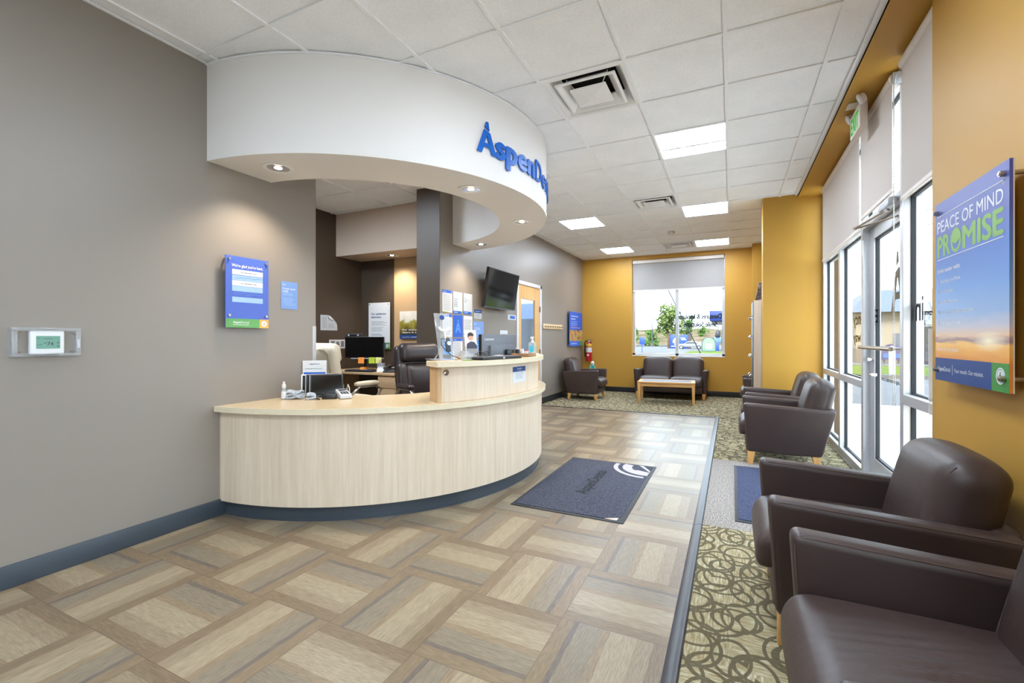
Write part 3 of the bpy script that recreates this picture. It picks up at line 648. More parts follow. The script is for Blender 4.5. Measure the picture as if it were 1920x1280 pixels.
# TV wall papers
PXW = LX+0.0015
def notice(name, label, y0, y1, z0, z1, style, group='printed notices beside the column'):
    W, H = y1-y0, z1-z0
    mat = {'blue': M_BLUE3, 'sky': M_SKYB, 'mid': plain('azure_print', (34, 132, 214), 0.45)}.get(style, M_PAPER if style in ('list', 'plainlist') else M_PAPER2)
    o = sheet(name, label, 'notice', (PXW, y0, z0), (0, 1, 0), W, H, mat, 0.0015, group=group)
    if style in ('list', 'plainlist'):
        if style == 'list':
            flat('header_band', M_BLUE3, o, [(0, W, H-0.034, H)], 0.0015)
            m = MB(); put_text(m, 'Privacy', 0.018, H-0.022, 0.011, 0.06, 'L', .02, 0.0026); put_ring(m, W-0.018, H-0.017, 0.004, 0.007, 0.0024, n=16); m.build('lettering', M_WPR, o, False)
            flat('footer_band', M_GRN, o, [(0, W*0.35, 0, 0.01)], 0.0015); flat('footer_band', M_ORG, o, [(W*0.35, W*0.62, 0, 0.01)], 0.0015)
        flat('text_lines', M_INKL, o, bars(0.014, W-0.014, 0.02, H-0.045, 17, 0.36, 0.2), 0.0015)
    elif style == 'msg4' or style == 'msg3':
        flat('footer_band', M_BLUE3, o, [(0, W*0.88, 0, 0.034)], 0.0015); flat('footer_square', M_GRN, o, [(W*0.88, W, 0, 0.034)], 0.0015)
        m = MB(); tx = ['Masks may be', 'optional for', 'our teams and', 'patients. See', 'local policies.'] if style == 'msg4' else ['Keep an', 'eye out while', 'in office.']
        for i, s in enumerate(tx): put_text(m, s, 0.018, (0.185 if style == 'msg4' else 0.2)-0.024*i, 0.0115, None, 'L', .02, 0.002)
        m.build('lettering', M_NAVY, o, False)
        m = MB(); m.box(0.02, 0.1, 0.014, 0.02, 0.0025, 0.003); m.build('footer_text', M_WPR, o, False)
    elif style == 'blue':
        m = MB(); put_A(m, W*0.2, H*0.2, W*0.6, H*0.6, 0.0015); m.build('logo', M_LOGOB, o, False)
    elif style == 'sky':
        m = MB(); put_text(m, 'For the safety', 0.03, H*0.56, 0.013, 0.15, 'L', .03, 0.002); put_text(m, 'of our patients', 0.03, H*0.46, 0.013, 0.16, 'L', .03, 0.002); m.box(0.03, 0.07, H-0.04, H-0.033, 0.002, 0.0025); m.build('lettering', M_WPR, o, False)
        flat('text_lines', M_LBL, o, bars(0.03, W-0.05, 0.03, H*0.4, 5, 0.3), 0.0015)
    elif style == 'card':
        flat('header_band', M_NAVY, o, [(0, W, H*0.62, H)], 0.0015)
        m = MB(); m.box(0.03, W-0.03, H*0.78, H*0.84, 0.0025, 0.003); m.build('header_text', M_LBL, o, False)
        flat('text_lines', M_INKL, o, bars(0.02, W-0.02, 0.015, H*0.55, 4, 0.35), 0.0015)
    elif style == 'mid':
        m = MB(); m.box(0.02, W-0.05, H*0.75, H*0.8, 0.002, 0.0025); m.box(0.02, W-0.08, H*0.6, H*0.64, 0.002, 0.0025); m.build('text_lines', M_LBL, o, False)
    return o
notice('policy_sheet', 'white printed sheet with blue header, top left of the wall notices', 4.555, 4.768, 1.516, 1.788, 'list')
notice('policy_sheet', 'pale notice with five lines of navy text, top middle of the wall notices', 4.79, 5.006, 1.511, 1.785, 'msg4')
notice('policy_sheet', 'pale notice with three lines of navy text, top right of the wall notices', 5.034, 5.252, 1.516, 1.786, 'msg3')
notice('policy_sheet', 'white printed sheet with blue header, left of the blue logo notice', 4.56, 4.768, 1.218, 1.494, 'list')
notice('logo_notice', 'solid blue notice with a pale blue letter logo among the wall papers', 4.795, 5.012, 1.216, 1.492, 'blue')
notice('policy_sheet', 'grey white sheet of plain text right of the blue logo notice', 5.037, 5.255, 1.216, 1.492, 'plainlist')
notice('reminder_card', 'small white card with navy header below the television', 5.306, 5.508, 1.467, 1.592, 'card')
notice('safety_notice', 'light blue safety notice behind the leaflet holder, right of the papers', 5.28, 5.566, 1.211, 1.431, 'sky')
notice('policy_sheet', 'bright blue sheet at bottom left of the wall notices', 4.566, 4.766, 0.93, 1.198, 'mid')
notice('policy_sheet', 'white printed sheet with blue header, at bottom beside the bright blue sheet', 4.79, 5.009, 0.93, 1.198, 'list')
notice('policy_sheet', 'azure sheet low on the wall behind the leaflet holder', 5.33, 5.55, 0.93, 1.17, 'mid')
o = sheet('door_notice', 'small white notice with blue and green bar left of the wooden door', 'notice', (PXW, 6.335, 1.492), (0, 1, 0), 0.29, 0.076, M_PAPER, 0.0015)
flat('blue_bar', M_BLUE3, o, [(0.06, 0.25, 0.014, 0.062)], 0.0015); flat('green_bar', M_GRN, o, [(0.05, 0.078, 0.014, 0.062)], 0.0026)
o = sheet('door_notice', 'small plain white notice just above the back of the grey monitor', 'notice', (PXW, 6.07, 1.235), (0, 1, 0), 0.25, 0.085, M_PAPER, 0.0015)
m = MB(); put_text(m, 'Please sit', 0.05, 0.02, 0.02, 0.15, 'L', .01, 0.002); m.build('lettering', M_INK, o, False)
# far left poster
def photo_mat(name, cols, scale=9, stretch=(1, 1, 1)):
    t = NT(name); f = t.noise(t.mapping(t.coord(), sc=stretch), scale, 4, 0.6); t.set(t.ramp(f, cols), 0.4, 0, 0.4); return t.m
M_PH1 = photo_mat('blurred_smiling_photo', [(0.3, lin((70, 40, 28))), (0.42, lin((150, 90, 60))), (0.5, lin((206, 150, 110))), (0.56, lin((120, 150, 60))), (0.68, lin((232, 218, 170)))], 7)
o = sheet('waiting_poster', 'tall blue poster with a photo strip beside the fire extinguisher', 'poster', (LX+0.038, 9.17, 1.03), (0, 1, 0), 0.9, 0.74, M_BLUE3, 0.012)
flat('photo', M_PH1, o, [(0.0, 0.9, 0.11, 0.35)], 0.012); flat('footer_band', M_BLUE2, o, [(0, 0.72, 0, 0.11)], 0.012); flat('footer_square', M_GRND, o, [(0.72, 0.9, 0, 0.11)], 0.012)
m = MB(); put_text(m, 'Trusted and loved', 0.1, 0.635, 0.03, 0.5, 'L', .03, 0.0125); put_text(m, 'dentists.', 0.1, 0.575, 0.03, 0.32, 'L', .03, 0.0125); put_text(m, 'AspenDental', 0.1, 0.045, 0.03, 0.4, 'L', .02, 0.0135); m.build('lettering', M_WPR, o, False)
flat('text_lines', M_LBL, o, bars(0.1, 0.72, 0.43, 0.54, 4, 0.25), 0.012); flat('accent_line', M_ORG, o, [(0.1, 0.75, 0.395, 0.403)], 0.012)
standoffs(o, 0.9, 0.74, 0.012, 0.03, 0.012, 0.035)
# back office posters
o = sheet('satisfaction_poster', 'tall white poster with navy headline on the dark back office wall', 'poster', (-5.07, 5.40, 1.035), (1, 0, 0), 0.415, 0.71, plain('pale_grey_board', (216, 220, 222), 0.5), 0.012)
flat('footer_band', M_NAVY, o, [(0, 0.335, 0, 0.1)], 0.012); flat('footer_square', M_GRND, o, [(0.335, 0.415, 0, 0.1)], 0.012)
m = MB(); put_text(m, 'Our satisfaction', 0.05, 0.525, 0.032, 0.3, 'L', .03, 0.0125); put_text(m, 'dedication.', 0.05, 0.475, 0.032, 0.21, 'L', .03, 0.0125); m.build('headline', M_NAVY, o, False)
flat('text_lines', M_INK, o, bars(0.055, 0.36, 0.36, 0.43, 4, 0.25)+bars(0.055, 0.32, 0.27, 0.34, 4, 0.25), 0.012); flat('closing_lines', M_NAVY, o, bars(0.055, 0.33, 0.2, 0.24, 2, 0.25), 0.012)
m = MB(); put_ring(m, 0.375, 0.05, 0.018, 0.028, 0.013); put_A(m, 0.365, 0.037, 0.02, 0.026, 0.0132); m.build('emblem', M_WPR, o, False)
standoffs(o, 0.415, 0.71, 0.012, 0.025, 0.009, 0.02)
def park_mat():
    t = NT('blurred_park_photo'); co = t.coord(); sp = t.n('ShaderNodeSeparateXYZ'); t.put(sp.inputs[0], co)
    nz = t.noise(co, 9, 3); y = t.math('ADD', sp.outputs[1], t.math('MULTIPLY', t.math('SUBTRACT', nz, 0.5), 0.35))
    t.set(t.ramp(t.math('DIVIDE', y, 0.41), [(0.2, lin((52, 44, 26))), (0.38, lin((120, 106, 36))), (0.55, lin((150, 140, 50))), (0.68, lin((220, 214, 196))), (1, lin((236, 226, 216)))]), 0.45, 0, 0.4); return t.m
o = sheet('park_poster', 'poster with a golden park photo on the tan wall behind the brown chair', 'poster', (-4.48, 5.42, 1.192), (1, 0, 0), 0.52, 0.41, park_mat(), 0.012)
flat('footer_band', M_NAVY, o, [(0, 0.52, 0, 0.06)], 0.012)
m = MB(); put_text(m, 'For every need', 0.05, 0.125, 0.024, 0.42, 'L', .03, 0.0125); put_text(m, 'there is a smile', 0.05, 0.085, 0.024, 0.42, 'L', .03, 0.0125); put_text(m, 'AspenDental', 0.05, 0.02, 0.014, 0.14, 'L', .02, 0.0135); m.box(0.21, 0.45, 0.022, 0.028, 0.0135, 0.014); m.build('lettering', M_WPR, o, False)
# papers on the dark office wall
m = MB(); P = [(0, 0), (0.305, 0), (0.305, 0.07), (0.29, 0.11), (0.25, 0.15), (0.21, 0.185), (0.17, 0.21), (0.13, 0.22), (0, 0.22)]
m.prism(P, 0, 0.001); o = m.build('curled_paper', M_PAPER2, None, False); o.matrix_world = frame_matrix((-5.257, 4.635, 1.315), (0, 1, 0), (0, 0, 1)); tag(o, 'white sheet with a curled corner on the dark office wall', 'paper')
m = MB(); m.hexa([(0.13, 0.22, 0.001), (0.17, 0.21, 0.001), (0.25, 0.15, 0.001), (0.15, 0.165, 0.02), (0.13, 0.22, 0.0016), (0.17, 0.21, 0.0016), (0.25, 0.15, 0.0016), (0.15, 0.165, 0.021)]); m.build('curled_corner', M_PAPER, o, False)
flat('text_lines', M_INKL, o, bars(0.03, 0.12, 0.03, 0.19, 10, 0.3, 0.2)+bars(0.14, 0.26, 0.03, 0.1, 5, 0.3, 0.2), 0.001)
o = sheet('wall_paper_sheet', 'printed sheet on the dark wall partly behind the office monitor', 'paper', (-5.257, 4.79, 1.05), (0, 1, 0), 0.3, 0.13, M_PAPER, 0.001)
flat('text_blocks', M_INK, o, [(0.03, 0.1, 0.02, 0.11), (0.13, 0.19, 0.03, 0.1), (0.22, 0.28, 0.02, 0.11)], 0.001)

# big promise poster on the near right wall
PW, PH = 0.645, 0.832
def sunset():
    t = NT('sunset_poster_print'); co = t.coord(); sp = t.n('ShaderNodeSeparateXYZ'); t.put(sp.inputs[0], co)
    st = t.noise(t.mapping(co, sc=(1.0, 7, 1)), 6, 4, 0.6); y = t.math('DIVIDE', sp.outputs[1], PH)
    y2 = t.math('ADD', y, t.math('MULTIPLY', t.math('SUBTRACT', st, 0.5), t.ramp(y, [(0.3, (0.06,)*3+(1,)), (0.5, (0.0,)*3+(1,))])))
    col = t.ramp(y2, [(0.12, lin((222, 138, 62))), (0.17, lin((236, 172, 84))), (0.205, lin((242, 192, 110))), (0.225, lin((150, 118, 128))), (0.25, lin((226, 190, 156))), (0.29, lin((196, 190, 196))), (0.36, lin((140, 168, 206))), (0.5, lin((102, 146, 204))), (0.68, lin((78, 116, 188))), (0.8, lin((82, 94, 166))), (1.0, lin((78, 86, 156)))])
    px = t.math('SUBTRACT', sp.outputs[0], 0.5); py = t.math('SUBTRACT', sp.outputs[1], 0.185); d = t.math('SQRT', t.math('ADD', t.math('MULTIPLY', px, px), t.math('MULTIPLY', t.math('MULTIPLY', py, py), 9.0)))
    t.set(t.mix(t.ramp(d, [(0.0, (1, 1, 1, 1)), (0.13, (0, 0, 0, 1))]), col, lin((255, 240, 204))), 0.4, 0, 0.4); return t.m
o = sheet('promise_poster', 'large sunset coloured promise poster on the yellow wall above the armchairs', 'poster', (0.893, 2.856, 1.004), (0, -1, 0), PW, PH, sunset(), 0.010)
flat('backing', M_PLC, o, [(0, PW, 0, PH)], -0.004, 0.0038)
flat('footer_band', M_NAVY, o, [(0, 0.525, 0, 0.105)], 0.010); flat('footer_square', M_GRND, o, [(0.525, PW, 0, 0.105)], 0.010)
m = MB(); put_text(m, 'PEACE OF MIND', 0.022, 0.69, 0.056, 0.585, 'L', .012, 0.0106); m.box(0.022, 0.61, 0.765, 0.7685, 0.0102, 0.011); m.box(0.022, 0.61, 0.562, 0.5655, 0.0102, 0.011)
put_text(m, 'Smile easier with:', 0.022, 0.502, 0.0195, 0.24, 'L', .03, 0.0106)
for i, s in enumerate(['Everyday Low Prices', 'No Surprises', 'Flexible Financing', 'Denture Money-Back Guarantee', 'Free Copy of X-rays']):
    y = 0.452-0.048*i; put_text(m, s, 0.06, y, 0.0175, None, 'L', .012, 0.0106)
    m.prism([(0.026, y+0.008), (0.031, y+0.002), (0.043, y+0.018), (0.041, y+0.0195), (0.031, y+0.007), (0.028, y+0.0105)], 0.0102, 0.011)
put_text(m, 'Ask us for more details!', 0.022, 0.138, 0.0165, 0.22, 'L', 0, 0.0106)
put_text(m, 'Aspen', 0.03, 0.045, 0.021, 0.068, 'L', .03, 0.0115); put_text(m, 'Dental', 0.1, 0.045, 0.021, 0.066, 'L', 0, 0.0115); m.box(0.187, 0.189, 0.032, 0.078, 0.0112, 0.012); put_text(m, 'Your mouth. Our mission.', 0.205, 0.045, 0.0185, 0.26, 'L', 0.005, 0.0115)
put_text(m, '\u00ae', 0.6, 0.752, 0.014, None, 'L', 0, 0.0106)
put_ring(m, 0.59, 0.058, 0.026, 0.031, 0.0112); put_ring(m, 0.59, 0.058, 0.0, 0.023, 0.0112, n=24); m.build('lettering', M_WPR, o, False)
m = MB(); put_A(m, 0.577, 0.044, 0.026, 0.03, 0.0122); m.build('emblem', M_GRND, o, False)
m = MB(); 
put_text(m, 'PR', 0.022, 0.578, 0.098, 0.14, 'L', .05, 0.0106); put_text(m, 'MISE', 0.282, 0.578, 0.098, 0.328, 'L', .05, 0.0106)
# the O: a filled disc with an open smile cut from it
oc = (0.219, 0.627); ORX, ORY = 0.052, 0.053; nseg = 40
up_ = [(oc[0]+ORX*math.cos(a), oc[1]+ORY*math.sin(a)) for a in [PI*k/nseg for k in range(nseg+1)]]
m.prism(up_+[(oc[0]-ORX*0.62, oc[1]-0.004), (oc[0]-0.012, oc[1]-0.014), (oc[0]+0.012, oc[1]-0.014), (oc[0]+ORX*0.62, oc[1]-0.004)], 0.0102, 0.0110)
t = bmesh.new(); prev = None
for k in range(nseg+1):
    a = PI+PI*k/nseg; Q = [t.verts.new((oc[0]+ORX*f*math.cos(a), oc[1]-(0.0 if f == 1 else 0.004)+ORY*(f if f == 1 else 0.66)*math.sin(a), 0.0106)) for f in (1.0, 0.62)]
    if prev: t.faces.new((prev[0], Q[0], Q[1], prev[1]))
    prev = Q
m.add(t); m.build('green_word', M_GRN, o, False)
for a in (0.028, PW-0.028):
    for b in (0.05, PH-0.045):
        s_ = MB(); s_.cyl((a, b, -0.046), (a, b, -0.004), 0.0085, n=16); s_.cyl((a, b, 0.010), (a, b, 0.026), 0.011, n=18); s_.cyl((a, b, 0.026), (a, b, 0.029), 0.007, n=14); s_.build('standoff', M_STEEL, o)
#MARK_STORE
# ------------------------------------------------------------------ storefront
SXF = 1.02; SXB = 1.13; GLX = 1.075
def member(m, y0, y1, z0, z1): m.box(SXF, SXB, y0, y1, z0, z1, 0.003, 1)
W1 = thing('window_1', None, None); W1['kind'] = 'structure'
m = MB()
for y0, y1 in ((6.74, 6.80), (5.80, 5.86), (4.86, 4.92)): member(m, y0, y1, 0.0, 2.99)
for z0, z1 in ((0, 0.06), (0.765, 0.83), (2.135, 2.2), (2.93, 2.99)):
    member(m, 5.86, 6.74, z0, z1); member(m, 4.92, 5.80, z0, z1)
m.build('frame', M_ALU, W1)
def pane(parent, y0, y1, z0, z1):
    g = MB(); g.box(GLX-0.003, GLX+0.003, y0, y1, z0, z1); g.build('pane', M_GLASS, parent, False)
    k = MB()
    for a in ((y0, y0+0.012, z0, z1), (y1-0.012, y1, z0, z1), (y0, y1, z0, z0+0.012), (y0, y1, z1-0.012, z1)): k.box(GLX-0.012, GLX+0.012, *a)
    k.build('gasket', M_GASK, parent, False)
for y0, y1 in ((5.86, 6.74), (4.92, 5.80)):
    for z0, z1 in ((0.06, 0.765), (0.83, 2.135), (2.2, 2.93)): pane(W1, y0, y1, z0, z1)
W2 = thing('window_2', None, None); W2['kind'] = 'structure'
m = MB(); member(m, 3.84, 3.90, 0, 2.99); member(m, 3.02, 3.06, 0, 2.99)
for z0, z1 in ((0, 0.06), (0.765, 0.83), (2.135, 2.2), (2.93, 2.99)): member(m, 3.06, 3.84, z0, z1)
m.build('frame', M_ALU, W2)
for z0, z1 in ((0.06, 0.765), (0.83, 2.135), (2.2, 2.93)): pane(W2, 3.06, 3.84, z0, z1)
W4 = thing('window_4', None, None); W4['kind'] = 'structure'
m = MB(); member(m, 3.90, 4.86, 2.135, 2.2); member(m, 3.90, 4.86, 2.93, 2.99); m.build('frame', M_ALU, W4); pane(W4, 3.90, 4.86, 2.2, 2.93)
D1 = thing('door_1', None, None); D1['kind'] = 'structure'
m = MB(); X0, X1 = 1.07, 1.115
for a in ((4.73, 4.855, 0.01, 2.13), (3.905, 4.0, 0.01, 2.13)): m.box(X0, X1, a[0], a[1], a[2], a[3], 0.003, 1)
m.box(X0, X1, 4.0, 4.73, 0.01, 0.20, 0.003, 1); m.box(X0, X1, 4.0, 4.73, 2.03, 2.13, 0.003, 1); m.build('door_leaf', M_ALU, D1)
g = MB(); g.box(1.09, 1.096, 4.0, 4.73, 0.2, 2.03); g.build('pane', M_GLASS, D1, False)
k = MB()
for a in ((4.0, 4.012, 0.2, 2.03), (4.718, 4.73, 0.2, 2.03), (4.0, 4.73, 0.2, 0.212), (4.0, 4.73, 2.018, 2.03)): k.box(1.08, 1.106, *a)
k.build('gasket', M_GASK, D1, False)
m = MB(); m.tube([(0.985, 4.80, 1.125), (0.985, 3.95, 1.125)], 0.016, 14); m.build('push_bar', M_STEEL, D1)
m = MB(); m.cyl((0.985, 4.77, 1.125), (1.07, 4.77, 1.125), 0.01, n=12); m.cyl((0.985, 3.96, 1.125), (1.07, 3.96, 1.125), 0.01, n=12); m.build('bar_bracket', M_STEEL, D1)
m = MB(); m.cyl((1.035, 4.79, 1.02), (1.07, 4.79, 1.02), 0.02, n=20); m.build('lock_cylinder', M_CHROME, D1)
m = MB(); m.cyl((1.03, 4.66, 0.9), (1.07, 4.66, 0.9), 0.014, n=14); m.box(1.02, 1.035, 4.62, 4.69, 0.893, 0.907, 0.004); m.build('thumb_turn', M_CHROME, D1)
m = MB(); m.box(0.97, 1.02, 3.93, 4.19, 2.115, 2.175, 0.012, 3); m.cyl((0.965, 3.95, 2.145), (0.972, 3.95, 2.145), 0.022, n=18); m.build('closer_body', M_PLG, D1)
m = MB(); m.tube([(0.99, 4.06, 2.108), (0.90, 4.55, 2.092)], 0.008, 8); m.tube([(0.90, 4.55, 2.088), (1.07, 4.12, 2.075)], 0.007, 8); m.cyl((0.90, 4.55, 2.078), (0.90, 4.55, 2.102), 0.013, n=14); m.cyl((0.99, 4.06, 2.098), (0.99, 4.06, 2.118), 0.016, n=14); m.build('closer_arm', M_STEEL, D1)
struct('trim_5', MB().box(SXF-0.02, SXB+0.05, 3.02, 6.80, -0.05, 0.003), M_ALU)
struct('trim_6', MB().box(0.925, 0.9405, 3.078, 3.086, 0.1, 1.25), clear('wall_edge_guard', (0.95, 0.95, 0.95), 1.5, 0.05, 0.5, (0.9, 0.9, 0.9)))
# lettering applied outside, so it reads reversed from here
def decal(name, label, fn, mat=M_DECAL):
    m = MB(); fn(m); o = m.build(name, mat, None, False); return tag(o, label, 'window lettering')
def yz(m, txt, y, z, h, wd, x=GLX+0.0045, bold=0.0):
    put_text(m, txt, 0, z, h, wd, 'L', bold, fn=lambda p: Vector((x, y+p.x, p.y)))
decal('window_lettering', 'grey reversed words on the glass pane left of the entrance door', lambda m: (yz(m, 'Emergency', 4.66, 1.33, 0.115, 0.84, bold=0.05), yz(m, 'Right away', 4.72, 1.165, 0.10, 0.78, bold=0.05)))
decal('window_lettering', 'grey reversed words on the glass pane right of the entrance door', lambda m: yz(m, 'Walk in', 3.12, 1.315, 0.17, 0.70, bold=0.03))
def dlogo(m):
    put_A(m, 0, 0, 0.30, 0.44, 0, 0.0008, 0, frame_matrix((1.099, 4.10, 1.40), (0, 1, 0), (0, 0, 1))); 
decal('door_logo', 'large grey letter logo on the entrance door glass', dlogo)
decal('door_web_address', 'tiny reversed web address low on the entrance door glass', lambda m: yz(m, 'www.aspendental.com', 4.05, 0.86, 0.034, 0.6, 1.099, 0.04))
# roller shades
def shade_mat(name, trans, see, ca=(208, 198, 190), cb=(220, 211, 203)):
    t = NT(name); co = t.coord(); wv = t.noise(t.mapping(co, sc=(1, 1, 0.2)), 500, 2)
    col = t.mix(wv, lin(ca), lin(cb))
    d = t.n('ShaderNodeBsdfDiffuse'); t.put(d.inputs[0], col); tl = t.n('ShaderNodeBsdfTranslucent'); t.put(tl.inputs[0], col); tp = t.n('ShaderNodeBsdfTransparent')
    a = t.n('ShaderNodeMixShader'); a.inputs[0].default_value = trans; t.t.links.new(d.outputs[0], a.inputs[1]); t.t.links.new(tl.outputs[0], a.inputs[2])
    b = t.n('ShaderNodeMixShader'); b.inputs[0].default_value = see; t.t.links.new(a.outputs[0], b.inputs[1]); t.t.links.new(tp.outputs[0], b.inputs[2]); t.t.links.new(b.outputs[0], t.out.inputs[0]); return t.m
M_SHADE = shade_mat('cream_shade_fabric', 0.2, 0.004); M_SHADE2 = shade_mat('sheer_shade_fabric', 0.02, 0.055, (158, 154, 150), (170, 166, 162))
def shade(label, y0, y1, zb, zr, r=0.04, x=0.965):
    o = thing('roller_shade', label, 'roller shade', (x, (y0+y1)/2, zr), 0, 'roller shades along the storefront'); h = (y1-y0)/2
    MB().box(-0.0015, 0.0015, -h+0.012, h-0.012, zb-zr+0.03, 0, 0).build('fabric', M_SHADE, o, False)
    MB().box(-0.008, 0.008, -h+0.012, h-0.012, zb-zr, zb-zr+0.03, 0.005, 2).build('hem_bar', M_PLC, o)
    m = MB(); m.cyl((0.02, -h+0.01, 0.0), (0.02, h-0.01, 0.0), r, n=24); m.build('roller', M_PLC, o)
    m = MB(); m.box(0.0, 0.05, -h, -h+0.008, -r, r, 0.002); m.box(0.0, 0.05, h-0.008, h, -r, r, 0.002); m.build('bracket', M_PLG, o); return o
shade('cream roller shade over the windows farthest from the viewer', 4.70, 6.42, 2.094, 2.93)
shade('cream roller shade above the entrance door', 3.83, 4.665, 2.17, 2.93)
shade('cream roller shade beside the promise poster wall', 3.05, 3.66, 2.064, 2.93)
def beadchain(label, pts):
    m = MB(); tot = []
    for (a, b) in zip(pts, pts[1:]):
        a, b = Vector(a), Vector(b); n = max(1, int((b-a).length/0.024))
        for i in range(n): tot.append(a.lerp(b, i/n))
    m.tube(pts, 0.0016, 5)
    for p in tot: m.lathe([(0, -0.0035), (0.0034, 0), (0, 0.0035)], 6, 0, Matrix.Translation(p))
    o = m.build('bead_chain', M_STEEL); return tag(o, label, 'bead chain')
beadchain('left strand of the beaded shade chains hanging before the entrance door', [(0.962, 3.672, 2.905), (0.95, 3.70, 2.89), (0.945, 3.735, 2.80), (0.945, 3.738, 1.6), (0.945, 3.748, 0.42), (0.945, 3.737, 0.38)])
beadchain('right strand of the beaded shade chains hanging before the entrance door', [(0.962, 3.672, 2.89), (0.93, 3.668, 2.86), (0.93, 3.66, 1.6), (0.93, 3.635, 0.6), (0.93, 3.622, 0.42)])

# exit sign under the soffit
EX = thing('exit_sign', 'white and green EXIT sign with two lamp heads under the yellow soffit', 'exit sign', (0.85, 4.29, 2.86))
MB().box(0, 0.05, -0.15, 0.15, -0.095, 0.085, 0.006).build('housing', M_PLC, EX)
m = MB(); put_text(m, 'EXIT', 0, -0.072, 0.125, 0.23, 'C', 0.02, fn=lambda p: Vector((-0.0015, -p.x, p.y))); m.build('lettering', emit('exit_green', (50, 200, 60), 0.24), EX, False)
m = MB(); m.box(-0.05, 0.07, -0.06, 0.06, 0.12, 0.127, 0.002); m.box(0.015, 0.04, -0.04, 0.04, 0.085, 0.121); m.build('canopy', M_PLC, EX)
for yy in (-0.19, 0.17):
    m = MB(); m.cyl((0.02, yy, 0.10), (-0.01, yy, 0.085), 0.034, 0.04, n=22); m.tube([(0.025, yy*0.75, 0.07), (0.02, yy, 0.1)], 0.012, 8); h = m.build('lamp_head', M_PLC, EX)
    MB().cyl((-0.01, yy, 0.085), (-0.014, yy, 0.083), 0.028, n=20).build('lens', M_PLW, h)

# unseen window added behind the viewer to bring daylight onto the left wall
W5 = thing('added_window_5', None, None); W5['kind'] = 'structure'
m = MB()
for y in (-2.9, -1.66, -0.42, 0.84): member(m, y, y+0.06, 0.08, 2.92)
for z0, z1 in ((0.08, 0.14), (2.135, 2.2), (2.86, 2.92)):
    for y in (-2.84, -1.60, -0.36): member(m, y, y+1.18, z0, z1)
m.build('frame', M_ALU, W5)
for y in (-2.84, -1.60, -0.36):
    for z0, z1 in ((0.14, 2.135), (2.2, 2.86)): pane(W5, y, y+1.18, z0, z1)

# far window
W3 = thing('window_3', None, None); W3['kind'] = 'structure'
m = MB(); fx0, fx1, fz0, fz1, fy0, fy1 = -1.993, -0.125, 0.825, 2.925, FY+0.10, FY+0.17
for x0, x1 in ((fx0, fx0+0.055), (fx1-0.055, fx1), (-1.09, -1.025)): m.box(x0, x1, fy0, fy1, fz0, fz1, 0.003, 1)
for z0, z1 in ((fz0, fz0+0.05), (2.40, 2.455), (fz1-0.05, fz1)): m.box(fx0, fx1, fy0, fy1, z0, z1, 0.003, 1)
m.build('frame', M_ALU, W3)
for x0, x1 in ((fx0+0.055, -1.085), (-1.03, fx1-0.055)):
    for z0, z1 in ((fz0+0.05, 2.40), (2.455, fz1-0.05)):
        g = MB(); g.box(x0, x1, FY+0.13, FY+0.136, z0, z1); g.build('pane', M_GLASS, W3, False)
struct('trim_7', MB().box(fx0, fx1, FY-0.004, FY+0.1, fz0-0.012, fz0+0.001), M_WHITE)
FS = thing('roller_shade', 'sheer white roller shade in the upper part of the far window', 'roller shade', (-1.059, FY+0.06, 2.88))
MB().box(-0.92, 0.92, -0.001, 0.001, -0.62, 0).build('fabric', M_SHADE2, FS, False); MB().box(-0.92, 0.92, -0.008, 0.008, -0.645, -0.617, 0.004).build('hem_bar', M_PLC, FS)
MB().box(-0.925, 0.925, -0.045, 0.03, -0.035, 0.04, 0.012, 3).build('cassette', M_PLC, FS)
m = MB(); zz = FY+0.1385
put_text(m, 'Dentures & Implants', 0, 1.612, 0.105, 0.86, 'L', 0.07, fn=lambda p: Vector((-0.185-p.x, zz+p.z, p.y))); put_text(m, 'Smile Solutions', 0, 1.445, 0.105, 0.66, 'L', 0.07, fn=lambda p: Vector((-0.27-p.x, zz+p.z, p.y)))
tag(m.build('window_lettering', M_DECAL, None, False), 'grey reversed words on the right half of the far window', 'window lettering')

# door in the television wall
D2 = thing('door_2', None, None); D2['kind'] = 'structure'
m = MB()
for a in ((6.64, 6.70, 0, 2.15), (7.64, 7.70, 0, 2.15), (6.64, 7.70, 2.09, 2.15)): m.box(LX-0.05, LX+0.016, *a, 0.003)
m.build('frame', plain('pale_steel_frame', (212, 212, 216), 0.4, 0.1), D2)
m = MB(); X0, X1 = LX-0.04, LX-0.001
for a in ((6.70, 6.84, 0.01, 2.09), (7.42, 7.64, 0.01, 2.09), (6.84, 7.42, 0.01, 0.75), (6.84, 7.42, 1.86, 2.09)): m.box(X0, X1, *a, 0.001, 1)
m.build('door_leaf', M_DOORW, D2)
MB().box(LX-0.025, LX-0.019, 6.84, 7.42, 0.75, 1.86).build('pane', plain('reflective_door_glass', (170, 188, 206), 0.04, 0.7, 0.8, 0.0), D2, False)
m = MB()
for z in (1.72, 0.95, 0.3): m.cyl((LX+0.006, 7.635, z-0.05), (LX+0.006, 7.635, z+0.05), 0.012, n=12)
m.build('hinge', plain('bronze_hinge', (110, 84, 60), 0.4, 0.8), D2)
